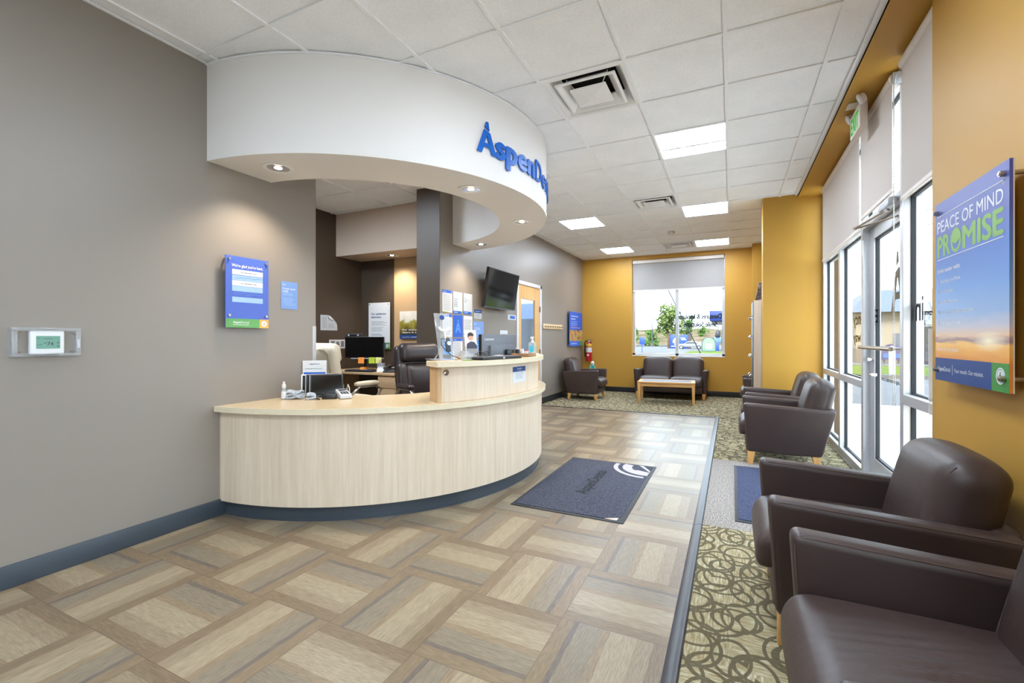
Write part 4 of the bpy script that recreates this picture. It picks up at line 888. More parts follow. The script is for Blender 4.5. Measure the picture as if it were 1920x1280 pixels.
# reception-side alcove behind the glass stays closed by the wall
#MARK_FURN
# ------------------------------------------------------------------ lounge seating
def arm_mb(s, W, fr=-0.40):
    xo, xi = s*W/2, s*(W/2-0.095); xob = s*(W/2-0.03)
    m = MB(); m.hexa([(xob, fr+0.03, 0.12), (xi, fr+0.03, 0.12), (xi, 0.235, 0.12), (xob, 0.235, 0.12), (xo, fr, 0.585), (xi, fr, 0.585), (xi, 0.34, 0.55), (xo, 0.34, 0.55)], 0.03, 5); return m
def arm_pipe(s, W, fr=-0.40):
    m = MB(); k = 0.0085
    top = lambda y: 0.585-0.0473*(y-fr)-k
    front = lambda z: fr+0.03*(1-(z-0.12)/0.465)+k
    for xt, xb in ((W/2-k, W/2-0.03-k), (W/2-0.095+k, W/2-0.095+k)):
        X = lambda z: s*(xb+(xt-xb)*(z-0.12)/0.465)
        pts = [(X(z), front(z), z) for z in (0.15, 0.35, 0.5, 0.545)]+[(X(0.57), fr+0.022, 0.567), (X(0.575), fr+0.045, top(fr+0.045))]+[(s*xt, y, top(y)) for y in (fr+0.09, -0.1, 0.1, 0.3)]
        m.tube(pts, 0.0022, 6)
    return m
def cushion_mb(x0, x1, fr, wrinkle=False):
    def fn(co):
        co = co.copy(); f = (co.y-fr)/0.62
        if co.y < fr+0.1: co.z -= 0.035*((fr+0.1-co.y)/0.1)**2
        if wrinkle and co.z > 0.38:
            g = math.exp(-((co.x-0.02)/0.13)**2-((co.y+0.10)/0.17)**2); co.z += 0.0045*g*math.sin(co.x*150+co.y*35+2.0*math.sin(co.y*9))-0.004*g
        return co
    return MB().pillow(x0, x1, fr, fr+0.64, 0.27, 0.425, 0.055, 0.022, 2, 60 if wrinkle else 14, fn=fn)
def back_mb(x0, x1, top=0.826):
    def fn(co):
        co = co.copy(); h = (co.x-(x0+x1)/2)/((x1-x0)/2); k = max(0.0, (co.z-0.5)/0.31)
        co.z -= k*(0.16*(co.y-0.10)+0.028*abs(h)**3)
        co.y += 0.24*(co.z-0.38); return co
    return MB().pillow(x0, x1, 0.075, 0.275, 0.33, top, 0.085, 0.02, 1, 16, fn=fn)
def shell_mb(x0, x1):
    return MB().hexa([(x0, 0.19, 0.13), (x1, 0.19, 0.13), (x1, 0.25, 0.13), (x0, 0.25, 0.13), (x0, 0.26, 0.55), (x1, 0.26, 0.55), (x1, 0.355, 0.55), (x0, 0.355, 0.55)], 0.02, 3)
def seam_mb(x0, x1, side_, top=0.826):
    m = MB(); r = 0.085; ins = 0.04; z1 = top-0.03
    for x, dx in ((x0, 1), (x1, -1))[side_:side_+1]:
        pts = []
        for k in range(17):
            z = 0.42+(z1-0.42)*k/16; d = max(0.0, z-(top-r)); side = r-math.sqrt(r*r-(r-ins)**2)
            y = 0.075+side+(r-math.sqrt(max(0.0, r*r-d*d)))*0.9+0.24*(z-0.38)-0.004
            pts.append((x+dx*ins, y, z-max(0.0, (z-0.5)/0.31)*0.02))
        m.tube(pts, 0.0022, 6)
    return m
def leg_mb(x, y, sy):
    return MB().hexa([(x-0.022, y-0.022+sy*0.012, 0), (x+0.022, y-0.022+sy*0.012, 0), (x+0.022, y+0.022+sy*0.012, 0), (x-0.022, y+0.022+sy*0.012, 0), (x-0.03, y-0.032, 0.125), (x+0.03, y-0.032, 0.125), (x+0.03, y+0.032, 0.125), (x-0.03, y+0.032, 0.125)], 0.004, 2)
def seating(name, label, cat, W, seats, loc, rz, group=None, top=0.826, wrinkle=False):
    o = thing(name, label, cat, loc, rz, group); fr = -0.40; inn = W/2-0.095
    for s in (-1, 1):
        a = arm_mb(s, W).build('arm', M_LEA, o); arm_pipe(s, W).build('piping', M_PIPE, a)
        for y, sy in ((-0.33, -1), (0.19, 1)): leg_mb(s*(W/2-0.075), y, sy).build('leg', M_OAK, o)
    MB().box(-inn, inn, fr+0.025, 0.22, 0.125, 0.275, 0.012, 2).build('seat_base', M_LEA, o)
    w1 = 2*inn/seats
    for k in range(seats):
        x0, x1 = -inn+w1*k+0.003, -inn+w1*(k+1)-0.003
        cushion_mb(x0, x1, -0.435, wrinkle).build('seat_cushion', M_LEA, o)
        b = back_mb(x0, x1, top).build('back_cushion', M_LEA, o)
        for q_ in (0, 1): seam_mb(x0, x1, q_, top).build('seam', M_PIPE, b)
    shell_mb(-inn, inn).build('back_shell', M_LEA, o); return o
AW = 0.73
ch = seating('armchair', 'dark brown leather armchair by the entrance, with its side fully in view', 'armchair', AW, 1, (0.50, 5.22, 0), -PI/2, 'brown leather armchairs')
def more(x, y, rz, lb): return dup(ch, loc=(x, y, 0), rz=rz, label=lb)
more(0.535, 6.20, -PI/2, 'dark brown leather armchair between the entrance armchair and the yellow pier')
more(0.560, 8.30, -PI/2, 'dark brown leather armchair beyond the yellow pier, only its arms showing')
seating('armchair', 'dark brown leather armchair under the promise poster, its rounded back in view', 'armchair', AW, 1, (0.525, 2.365, 0), -PI/2, 'brown leather armchairs', 0.79)
seating('armchair', 'dark brown leather armchair closest to the viewer, wrinkled seat in view', 'armchair', 0.84, 1, (0.54, 1.352, 0), -PI/2, 'brown leather armchairs', 0.826, True).scale = (1, 0.93, 1)
more(-2.70, 8.90, PI/2, 'dark brown leather armchair in the far left corner below the poster')
seating('loveseat', 'dark brown leather two seat sofa below the far window', 'sofa', 1.40, 2, (-1.11, 9.835, 0), 0)

# coffee table
T = thing('coffee_table', 'low oak coffee table with pale inset top before the sofa', 'coffee table', (-1.10, 8.93, 0), math.radians(4))
m = MB(); hw, hd = 0.50, 0.29
for a in ((-hw, hw, -hd, -hd+0.07), (-hw, hw, hd-0.07, hd), (-hw, -hw+0.07, -hd+0.07, hd-0.07), (hw-0.07, hw, -hd+0.07, hd-0.07)): m.box(a[0], a[1], a[2], a[3], 0.375, 0.405, 0.006)
m.build('top_frame', M_OAKX, T); MB().box(-hw+0.068, hw-0.068, -hd+0.068, hd-0.068, 0.38, 0.402).build('top_inset', plain('blue_grey_laminate', (168, 178, 192), 0.22, 0, 0.5, 0.04), T)
m = MB()
for a in ((-hw+0.05, hw-0.05, -hd+0.02, -hd+0.04), (-hw+0.05, hw-0.05, hd-0.04, hd-0.02), (-hw+0.02, -hw+0.04, -hd+0.05, hd-0.05), (hw-0.04, hw-0.02, -hd+0.05, hd-0.05)): m.box(*a, 0.315, 0.375, 0.002)
m.build('apron', M_OAKX, T)
for a in (-1, 1):
    for b in (-1, 1): MB().hexa([(a*(hw-0.03)-0.02, b*(hd-0.03)-0.02, 0), (a*(hw-0.03)+0.02, b*(hd-0.03)-0.02, 0), (a*(hw-0.03)+0.02, b*(hd-0.03)+0.02, 0), (a*(hw-0.03)-0.02, b*(hd-0.03)+0.02, 0), (a*(hw-0.03)-0.028, b*(hd-0.03)-0.028, 0.375), (a*(hw-0.03)+0.028, b*(hd-0.03)-0.028, 0.375), (a*(hw-0.03)+0.028, b*(hd-0.03)+0.028, 0.375), (a*(hw-0.03)-0.028, b*(hd-0.03)+0.028, 0.375)], 0.004).build('leg', M_OAK, T)
# corner side table under the tissue box
T = thing('side_table', 'small oak side table in the far left corner behind the armchair', 'side table', (-2.80, 9.75, 0))
MB().box(-0.2, 0.2, -0.25, 0.25, 0.455, 0.485, 0.006).build('table_top', M_OAKX, T)
for a in (-1, 1):
    for b in (-1, 1): MB().box(a*0.17-0.02, a*0.17+0.02, b*0.21-0.02, b*0.21+0.02, 0, 0.455, 0.004).build('leg', M_OAK, T)
X = thing('tissue_box', 'teal tissue box with a white tissue in the far left corner', 'tissue box', (-2.74, 9.72, 0.485), 0.3)
MB().box(-0.06, 0.06, -0.06, 0.06, 0, 0.125, 0.004).build('box', photo_mat('teal_leaf_print', [(0.35, lin((12, 110, 104))), (0.5, lin((30, 150, 138))), (0.65, lin((150, 206, 190)))], 30), X)
m = MB(); m.lathe([(0.034, 0.12), (0.03, 0.15), (0.04, 0.18), (0.02, 0.215), (0, 0.225)], 9, 0, Matrix.Rotation(0.12, 4, 'X')); m.build('tissue', M_PAPER, X)
# brochure locker behind the pier
L = thing('brochure_rack', 'tall narrow pale wood brochure rack standing behind the yellow pier', 'brochure rack', (0.37, 7.35, 0))
MB().box(-0.10, 0.30, -0.28, 0.28, 0, 1.72, 0.004).build('body', M_LAM, L)
m = MB(); m.box(-0.108, -0.10, -0.27, 0.27, 0.1, 1.71, 0.002); m.build('front_panel', M_CHAR, L)
for k in range(5):
    z = 1.50-0.27*k
    for yy in (-0.23, 0.2): MB().tube([(-0.108, yy, z), (-0.13, yy, z+0.008), (-0.145, yy+0.02, z-0.012), (-0.11, yy+0.02, z-0.035)], 0.008, 7).build('clip', M_CHROME, L)
B = thing('leaflet_stand', 'leaflet stand with dark photo card on top of the brochure rack', 'leaflet stand', (0.35, 7.25, 1.722), math.radians(10))
MB().hexa([(-0.06, -0.02, 0), (0.06, -0.02, 0), (0.06, -0.014, 0), (-0.06, -0.014, 0), (0.0, -0.02+0.06, 0.27), (0.12, -0.02+0.06, 0.27), (0.12, 0.047, 0.27), (0.0, 0.047, 0.27)]).build('holder', M_ACR, B, False)
M_PH2 = photo_mat('dark_portrait_print', [(0.35, lin((58, 50, 48))), (0.5, lin((96, 84, 80))), (0.6, lin((176, 158, 146))), (0.7, lin((220, 210, 204)))], 16)
MB().hexa([(-0.058, -0.023, 0.01), (0.058, -0.023, 0.01), (0.058, -0.02, 0.01), (-0.058, -0.02, 0.01), (0.0, 0.033, 0.26), (0.116, 0.033, 0.26), (0.116, 0.036, 0.26), (0.0, 0.036, 0.26)]).build('card', M_PH2, B, False)
MB().box(-0.06, 0.06, -0.03, 0.06, 0, 0.004).build('foot', M_ACR, B, False)
# coat pegs
H = thing('coat_rack', 'pale wooden wall rack with small pegs right of the wooden door', 'coat rack', (LX, 7.77, 1.40))
MB().box(0, 0.02, 0, 1.05, -0.025, 0.07, 0.004).build('board', M_PEG, H)
for k in range(8): m = MB(); m.cyl((0.02, 0.09+0.125*k, 0.02), (0.045, 0.09+0.125*k, 0.024), 0.009, 0.007, n=12); m.lathe([(0, -0.006), (0.013, 0), (0, 0.008)], 12, 0, Matrix.Translation((0.045, 0.09+0.125*k, 0.024)) @ Matrix.Rotation(PI/2, 4, 'Y')); m.build('peg', plain('dark_peg', (96, 76, 58), 0.4), H)
# fire extinguisher
E = thing('fire_extinguisher', 'red fire extinguisher hung on the far yellow wall', 'fire extinguisher', (-2.95, FY-0.085, 0.68))
M_RED = plain('red_enamel', (190, 26, 34), 0.28, 0, 0.5, 0.02, coat=0.4)
MB().lathe([(0, 0.0), (0.062, 0.0), (0.07, 0.012), (0.07, 0.34), (0.06, 0.385), (0.032, 0.415), (0.022, 0.43), (0, 0.43)], 28).build('cylinder', M_RED, E)
MB().arc(0, 0, 0.0702, 0.0712, 180, 360, 0.20, 0.31, 20).build('label_band', M_PAPER, E)
m = MB(); m.prism([(-0.03, 0.0), (0, -0.03), (0.03, 0), (0, 0.03)], 0, 0.001, 0, frame_matrix((0, -0.0725, 0.14), (1, 0, 0), (0, 0, 1))); m.build('diamond_label', M_PAPER, E, False)
m = MB(); m.cyl((0, 0, 0.425), (0, 0, 0.47), 0.02, n=16); m.box(-0.015, 0.10, -0.012, 0.012, 0.485, 0.497, 0.003); m.box(-0.02, 0.09, -0.012, 0.012, 0.462, 0.472, 0.003, M=Matrix.Rotation(-0.12, 4, 'Y')); m.build('handle', M_STEEL, E)
m = MB(); m.tube([(-0.02, -0.01, 0.46), (-0.07, -0.02, 0.46), (-0.095, -0.02, 0.40), (-0.092, -0.01, 0.25), (-0.085, 0, 0.1)], [0.011, 0.011, 0.011, 0.012, 0.016], 10); m.build('hose', M_BLACK, E)
m = MB(); m.cyl((0.01, -0.022, 0.452), (0.01, -0.034, 0.452), 0.016, n=16); m.build('gauge', M_PLW, E)
MB().lathe([(0.071, 0.33), (0.0725, 0.345), (0.0725, 0.375), (0.064, 0.385)], 28).build('inspection_tag', plain('yellow_tag', (206, 186, 56), 0.5), E)
MB().box(-0.035, 0.035, 0.066, 0.085, 0.1, 0.44, 0.004).build('wall_bracket', M_BLACK, E)
# television
TV = thing('television', 'flat black television tilted out from the taupe wall', 'television', M=Matrix.Translation((-2.99, 5.87, 1.895)) @ Matrix.Rotation(math.radians(9), 4, 'Y'))
MB().box(-0.03, 0.012, -0.485, 0.485, -0.275, 0.275, 0.006, 2).build('casing', M_BLACK, TV)
MB().box(0.0115, 0.0135, -0.472, 0.472, -0.257, 0.263).build('screen', M_SCREEN, TV, False)
m = MB(); m.box(0.008, 0.016, -0.485, 0.485, -0.275, -0.262, 0.002); m.box(0.0, 0.015, -0.03, 0.03, -0.285, -0.274, 0.003); m.build('bezel_strip', M_CHAR2, TV)
m = MB(); m.box(-0.10, -0.085, -0.15, 0.1, -0.12, 0.16, 0.004, M=Matrix.Rotation(math.radians(-9), 4, 'Y')); m.box(-0.09, -0.03, -0.06, 0.06, -0.08, 0.08, 0.01); m.build('wall_mount', M_BLACK, TV)
# floor mats
def mat_carpet(): return speck('navy_mat_pile', (44, 46, 56), (92, 95, 110), 150)
M_MATN = mat_carpet(); M_RUB = plain('dark_rubber_border', (36, 40, 48), 0.6)
FM = thing('floor_mat', 'navy doormat with company logo on the wood look floor', 'floor mat', (-1.44, 2.955, 0))
MB().box(0, 0.81, 0, 1.44, 0, 0.005, 0.002).build('border', M_RUB, FM); 
MB().prism([(0.022, 0.03), (0.72, 0.03), (0.775, 0.09), (0.785, 1.41), (0.022, 1.41)], 0.004, 0.009, bev=0.001).build('pile', M_MATN, FM)
m = MB(); put_text(m, 'AspenDental', 0, 0, 0.10, 0.66, 'L', 0.03, fn=lambda p: Vector((0.44-p.y*1.0, 0.42+p.x, 0.0098+p.z))); m.build('lettering', plain('black_mat_print', (18, 20, 26), 0.9), FM, False)
m = MB()
def clip_arc(cx, cy, r0, r1, n=60):
    prev = None; t = bmesh.new()
    for k in range(n+1):
        a = 2*PI*k/n; P = [(cx+r*math.cos(a), cy+r*math.sin(a)) for r in (r0, r1)]
        ok = all(p[0] < 0.785 and p[1] < 1.41 and p[0] > 0.3 for p in P)
        if ok and prev: t.faces.new([t.verts.new((x, y, 0.0098)) for x, y in (prev[0], prev[1], P[1], P[0])])
        prev = P if ok else None
    m.add(t)
clip_arc(0.76, 1.33, 0.275, 0.315); clip_arc(0.76, 1.33, 0.15, 0.235)
t = bmesh.new(); t.faces.new([t.verts.new((x, y, 0.0099)) for x, y in ((0.60, 1.20), (0.785, 1.16), (0.785, 1.20), (0.68, 1.24))]); m.add(t)
t = bmesh.new(); t.faces.new([t.verts.new((x, y, 0.0099)) for x, y in ((0.66, 1.40), (0.70, 1.40), (0.785, 1.25), (0.785, 1.21))]); m.add(t)
m.build('logo', plain('grey_mat_print', (176, 172, 176), 0.9), FM, False)
m = MB(); m.prism([(0.68, 0.026), (0.76, 0.026), (0.765, 0.07)], 0.0055, 0.0092); m.build('corner_tag', plain('cream_tag', (206, 190, 170), 0.8), FM, False)
FM = thing('floor_mat', 'plain blue doormat on the grey carpet inside the entrance', 'floor mat', (0.02, 3.32, 0))
MB().box(0, 0.86, 0, 1.45, 0, 0.006, 0.002).build('border', M_RUB, FM); MB().box(0.022, 0.84, 0.03, 1.42, 0.004, 0.010, 0.001).build('pile', speck('blue_mat_pile', (48, 53, 74), (86, 94, 122), 150), FM)
#MARK_DESK
# ------------------------------------------------------------------ office chairs
def office_chair(name, label, leather, loc, rz, pipe, bolster):
    o = thing(name, label, 'office chair', loc, rz)     # faces local -Y
    def lean(co): co = co.copy(); co.y += 0.16*(co.z-0.5)+0.10*((co.x/0.28)**2)*-0.5; return co
    b = MB().pillow(-0.27, 0.27, 0.22, 0.33, 0.50, 1.12, 0.05, 0.012, 1, 12, fn=lean).build('backrest', leather, o)
    MB().pillow(-0.235, 0.235, 0.155, 0.29, 0.94, 1.15, 0.06, 0.03, 1, 10, fn=lean).build('head_pad', leather, b)
    if bolster:
        MB().pillow(-0.19, 0.19, 0.17, 0.26, 0.53, 0.93, 0.04, 0.04, 1, 10, fn=lean).build('lumbar_pad', leather, b)
        for s in (-1, 1): MB().pillow(s*0.235-0.055, s*0.235+0.055, 0.15, 0.27, 0.53, 0.94, 0.045, 0.01, 0, 8, fn=lean).build('side_bolster', leather, b)
    m = MB()
    for s in (-1, 1): m.tube([lean(Vector((s*0.235, 0.345, 0.54))), lean(Vector((s*0.245, 0.35, 0.8))), lean(Vector((s*0.235, 0.348, 1.04))), lean(Vector((s*0.2, 0.345, 1.08)))], 0.005, 6)
    m.tube([lean(Vector((-0.2, 0.345, 1.08))), lean(Vector((0.2, 0.345, 1.08)))], 0.005, 6); m.build('piping', pipe, b)
    MB().pillow(-0.27, 0.27, -0.27, 0.25, 0.43, 0.55, 0.05, 0.02, 2, 10).build('seat', leather, o)
    for s in (-1, 1):
        a = MB().tube([(s*0.27, 0.2, 0.47), (s*0.33, 0.2, 0.52), (s*0.335, 0.17, 0.62), (s*0.335, 0.08, 0.69), (s*0.335, -0.12, 0.69), (s*0.335, -0.2, 0.64), (s*0.3, -0.12, 0.48)], 0.014, 8).build('arm', M_STEEL, o)
        MB().pillow(s*0.335-0.033, s*0.335+0.033, -0.16, 0.14, 0.695, 0.74, 0.022, 0.006, 2, 8).build('arm_pad', leather, a)
    MB().cyl((0, 0, 0.1), (0, 0, 0.44), 0.03, n=16).build('gas_lift', M_BLACK, o)
    for k in range(5):
        a = k*2*PI/5+0.3; l = MB().tube([(0, 0, 0.13), (math.cos(a)*0.16, math.sin(a)*0.16, 0.11), (math.cos(a)*0.31, math.sin(a)*0.31, 0.085)], [0.03, 0.025, 0.016], 8).build('base_leg', M_BLACK, o)
        MB().cyl((math.cos(a)*0.31-0.02*math.sin(a), math.sin(a)*0.31+0.02*math.cos(a), 0.032), (math.cos(a)*0.31+0.02*math.sin(a), math.sin(a)*0.31-0.02*math.cos(a), 0.032), 0.032, n=14).build('caster', M_BLACK, l)
    return o
office_chair('office_chair', 'cream leather office chair seen from behind at the back desk', M_LEAC, (-3.86, 3.76, 0), math.radians(172), M_PIPEC, False)
office_chair('office_chair', 'dark brown padded office chair behind the raised counter', M_LEAB, (-2.84, 3.96, 0), math.radians(68), M_LEAB, True)

# ------------------------------------------------------------------ back desk and what stands on it
BD = thing('office_desk', 'tan back office desk with drawers against the dark wall', 'desk', (-5.20, 4.60, 0))
MB().box(0, 1.715, 0, 0.80, 0.715, 0.745, 0.004).build('desk_top', M_LAMD, BD)
MB().box(0.0, 1.25, 0.70, 0.72, 0.02, 0.715).build('modesty_panel', M_DARK, BD, False); MB().box(0.0, 0.025, 0.03, 0.78, 0, 0.715).build('side_panel', M_LAMD, BD, False)
MB().box(1.0, 1.71, 0.04, 0.78, 0, 0.715, 0.003).build('pedestal', M_LAMD, BD)
for z0, z1 in ((0.55, 0.70), (0.39, 0.54), (0.05, 0.38)):
    d = MB().box(1.01, 1.70, 0.02, 0.04, z0, z1, 0.003).build('drawer', M_LAMD, BD); m = MB(); zc = (z0+z1)/2
    m.tube([(1.30, 0.02, zc), (1.30, -0.005, zc), (1.43, -0.005, zc), (1.43, 0.02, zc)], 0.005, 8); m.build('drawer_pull', M_STEEL, d)
yaw = math.radians(25.77)
def on(x, y, z, a=yaw): return Matrix.Translation((x, y, z)) @ Matrix.Rotation(a, 4, 'Z')
ZD = 0.746
MN = thing('office_monitor', 'black monitor with sticky notes on the back desk', 'monitor', M=on(-4.68, 4.90, ZD))
MB().box(-0.275, 0.275, -0.02, 0.02, 0.175, 0.475, 0.004).build('casing', M_BLACK, MN); MB().box(-0.268, 0.268, -0.0215, -0.0195, 0.19, 0.468).build('screen', M_SCREEN, MN, False)
m = MB(); m.box(-0.02, 0.02, 0.02, 0.04, 0.02, 0.3); m.box(-0.11, 0.11, -0.06, 0.12, 0, 0.012, 0.004); m.build('stand', M_BLACK, MN)
MB().box(-0.19, 0.27, -0.021, -0.015, 0.165, 0.176).build('lower_bezel', M_PLG, MN)
for x, mt, lb in ((-0.045, plain('orange_note', (244, 150, 50), 0.6), 'orange'), (0.105, plain('lime_note', (186, 206, 40), 0.6), 'lime green'), (0.2, plain('yellow_note', (232, 226, 140), 0.6), 'pale yellow')):
    s_ = MB(); s_.hexa([(x-0.042, -0.028, 0.10), (x+0.042, -0.028, 0.10), (x+0.042, -0.0272, 0.10), (x-0.042, -0.0272, 0.10), (x-0.042, -0.0235, 0.185), (x+0.042, -0.0235, 0.185), (x+0.042, -0.0227, 0.185), (x-0.042, -0.0227, 0.185)])
    n_ = s_.build('sticky_note', mt, None, False); n_.matrix_world = MN.matrix_world.copy() if False else on(-4.68, 4.90, ZD); tag(n_, '%s sticky note on the lower edge of the office monitor' % lb, 'sticky note', 'sticky notes on the office monitor')
WB = thing('webcam_bar', 'black camera bar with two lenses on top of the office monitor', 'camera', M=on(-4.68, 4.90, ZD+0.476))
MB().box(-0.255, -0.05, -0.025, 0.025, 0.002, 0.045, 0.008, 3).build('body', M_BLACK, WB)
for x in (-0.22, -0.09): MB().cyl((x, -0.026, 0.023), (x, -0.032, 0.023), 0.012, n=16).build('lens', M_PLG, WB)
MB().box(-0.03, 0.03, -0.01, 0.02, 0.0, 0.012, 0.004).build('clip', M_BLACK, WB)
K = thing('keyboard', 'black keyboard before the office monitor', 'keyboard', M=on(-4.55, 4.69, ZD, math.radians(6)))
MB().box(-0.22, 0.22, -0.065, 0.065, 0, 0.02, 0.005).build('case', M_BLACK, K)
m = MB()
for r in range(5):
    for c in range(15): m.box(-0.21+c*0.028, -0.21+c*0.028+0.024, -0.055+r*0.022, -0.055+r*0.022+0.019, 0.02, 0.025)
m.build('keys', M_CHAR, K, False)
X = thing('note_pad', 'orange note pad lying on the back desk', 'note pad', M=on(-4.60, 4.90, ZD, 0.2)); MB().box(-0.07, -0.005, -0.12, -0.05, 0.024, 0.052, 0.002).build('pad', plain('orange_note', (244, 150, 50), 0.6), X); MB().box(-0.075, 0.0, -0.125, -0.045, 0, 0.024, 0.002).build('base', M_PLC, X)
X = thing('pen_cup', 'clear acrylic pen cup under the pale yellow note', 'pen cup', M=on(-4.40, 4.92, ZD)); 
m = MB()
for a in ((-0.045, 0.045, -0.04, -0.037), (-0.045, 0.045, 0.037, 0.04), (-0.045, -0.042, -0.037, 0.037), (0.042, 0.045, -0.037, 0.037)): m.box(*a, 0.002, 0.11)
m.box(-0.045, 0.045, -0.04, 0.04, 0, 0.003); m.build('cup', M_ACR, X, False)
for k, mt in enumerate((M_BLUE3, M_RED, M_BLACK)): MB().cyl((-0.02+0.02*k, 0, 0.004), (-0.025+0.025*k, 0.02, 0.145), 0.004, n=8).build('pen', mt, X)
X = thing('card_holder', 'small white card holder on the back desk beside the pen cup', 'card holder', M=on(-4.30, 4.80, ZD)); MB().hexa([(-0.05, -0.03, 0), (0.05, -0.03, 0), (0.05, 0.03, 0), (-0.05, 0.03, 0), (-0.045, 0.0, 0.05), (0.045, 0.0, 0.05), (0.045, 0.03, 0.05), (-0.045, 0.03, 0.05)], 0.003).build('holder', M_PLW, X); MB().box(-0.04, 0.04, 0.005, 0.02, 0.04, 0.07).build('cards', M_PAPER, X, False)
X = thing('desk_phone', 'black desk phone on the right part of the back desk', 'telephone', M=on(-4.10, 4.80, ZD, 0.3))
MB().hexa([(-0.10, -0.09, 0), (0.10, -0.09, 0), (0.10, 0.09, 0), (-0.10, 0.09, 0), (-0.095, -0.085, 0.02), (0.095, -0.085, 0.02), (0.095, 0.085, 0.06), (-0.095, 0.085, 0.06)], 0.005).build('base', M_BLACK, X)
MB().tube([(-0.07, -0.085, 0.055), (-0.07, -0.05, 0.07), (-0.07, 0.05, 0.085), (-0.07, 0.085, 0.08)], [0.022, 0.015, 0.015, 0.022], 8).build('handset', M_CHAR, X)
MB().box(-0.02, 0.08, 0.02, 0.07, 0.052, 0.058, M=Matrix.Rotation(0.12, 4, 'X')).build('display', M_PLG, X)
X = thing('clipboard', 'dark clipboard with papers at the right of the back desk', 'clipboard', M=on(-3.95, 5.16, ZD, 0.2)); MB().box(-0.16, 0.16, -0.12, 0.12, 0, 0.006, 0.002).build('board', M_BLACK, X); MB().box(-0.14, 0.13, -0.10, 0.10, 0.006, 0.010).build('papers', M_PAPER2, X, False)

# ------------------------------------------------------------------ low counter objects
SB = thing('spray_bottle', 'small clear spray bottle with white label at the low counter end', 'spray bottle', (-3.005, 2.315, ZL))
MB().lathe([(0, 0), (0.017, 0), (0.019, 0.004), (0.019, 0.062), (0.013, 0.075), (0.009, 0.08), (0.009, 0.088), (0, 0.088)], 24).build('bottle', M_GEL, SB)
MB().lathe([(0.0194, 0.008), (0.0197, 0.01), (0.0197, 0.058), (0.0194, 0.06)], 24).build('label', M_PAPER, SB)
m = MB(); m.lathe([(0.012, 0.083), (0.014, 0.086), (0.014, 0.108), (0.009, 0.114), (0.008, 0.132), (0, 0.134)], 20); m.cyl((0, 0, 0.125), (0.016, -0.008, 0.126), 0.004, n=8); m.build('pump', M_PLW, SB)
M_CLOTH = photo_mat('grey_cloth', [(0.3, lin((128, 136, 146))), (0.5, lin((164, 172, 182))), (0.7, lin((188, 194, 202)))], 60)
def cloth(label, M, w, d, layers):
    o = thing('folded_cloth', label, 'cloth', M=M, group='folded grey cloths'); m = MB()
    for k in range(layers):
        sc = 1-0.06*k
        def fn(co, k=k): co = co.copy(); co.z += 0.005*math.sin(co.x*60+k*2)+0.004*math.sin(co.y*70+k); return co
        m.pillow(-w/2*sc, w/2*sc, -d/2*sc, d/2*sc, 0.006+0.019*k, 0.006+0.019*k+0.017, 0.008, 0.002, 2, 10, fn=fn)
    m.build('fabric', M_CLOTH, o); return o
cloth('folded grey cloth pile right behind the spray bottle', on(-2.962, 2.378, ZL, 0.5), 0.125, 0.10, 3)
cloth('single folded grey cloth before the standing tablets', on(-2.825, 2.405, ZL, 0.9), 0.07, 0.07, 2)
SC = thing('counter_card', 'upright white information card beside the left wall on the low counter', 'counter sign', M=on(-3.05, 2.632, ZL, yaw+math.radians(14)))
MB().box(-0.09, 0.09, -0.0015, 0.0015, 0.004, 0.275).build('card', M_PAPER, SC, False); MB().box(-0.08, 0.08, -0.025, 0.03, 0, 0.004).build('foot', M_ACR, SC, False)
m = MB(); m.box(-0.082, 0.082, -0.0028, -0.0022, 0.135, 0.18); m.build('blue_band', M_BLUE3, SC, False)
m = MB(); 
for s, x, z, h, wd, bd in (('Aspen', -0.038, 0.242, 0.012, 0.037, .03), ('Dental', 0.001, 0.242, 0.012, 0.036, 0.0), ('In-network? Yes. Insured.', -0.07, 0.205, 0.008, 0.125, .02)): put_text(m, s, x, z, h, wd, 'L', bd, fn=lambda p: Vector((p.x, -0.0023, p.y)))
m.build('lettering', M_NAVY, SC, False)
m = MB()
for i in range(7): m.box(-0.07, -0.06, -0.0028, -0.0022, 0.118-0.015*i, 0.122-0.015*i); m.box(-0.05, 0.06-0.03*random.random(), -0.0028, -0.0022, 0.118-0.015*i, 0.121-0.015*i)
m.build('text_lines', M_INK, SC, False)
c48, s48 = math.cos(math.radians(48)), math.sin(math.radians(48))
TBM = [(-2.87+u*c48-v*s48, 2.565+u*s48+v*c48, math.radians(48), lb, wh) for u, v, lb, wh in ((-0.045, 0.03, 'white tablet with lime edge sticker, first in the charging stand', True), (-0.01, 0.0, 'black tablet leaning in the middle of the charging stand', False), (0.02, -0.03, 'front black tablet with its back turned, in the charging stand', False))]
for x, y, a, lb, white in TBM:
    t_ = thing('tablet', lb, 'tablet', M=Matrix.Translation((x, y, ZL+0.022)) @ Matrix.Rotation(a, 4, 'Z') @ Matrix.Rotation(math.radians(-14), 4, 'X'), group='tablets in the charging stand')
    MB().box(-0.12, 0.12, -0.004, 0.005, 0, 0.155, 0.004, 2).build('case', M_PLW if white else M_BLACK, t_)
    MB().box(-0.11, 0.11, -0.0052, -0.0038, 0.01, 0.145).build('back_cover' if not white else 'screen', M_SCREEN, t_, False)
    if white: MB().box(-0.1215, -0.1195, -0.003, 0.004, 0.01, 0.08).build('sticker', M_GRN, t_, False)
    else:
        m = MB(); m.tube([(-0.122, -0.004, 0.005), (-0.122, -0.004, 0.15)], 0.0025, 6); m.build('edge_trim', M_PLG, t_)
CSn = thing('charging_stand', 'black slotted charging stand holding three tablets', 'charging stand', M=on(-2.87, 2.565, ZL, math.radians(48)))
MB().box(-0.13, 0.12, -0.05, 0.05, 0, 0.02, 0.005).build('base', M_BLACK, CSn)
m = MB()
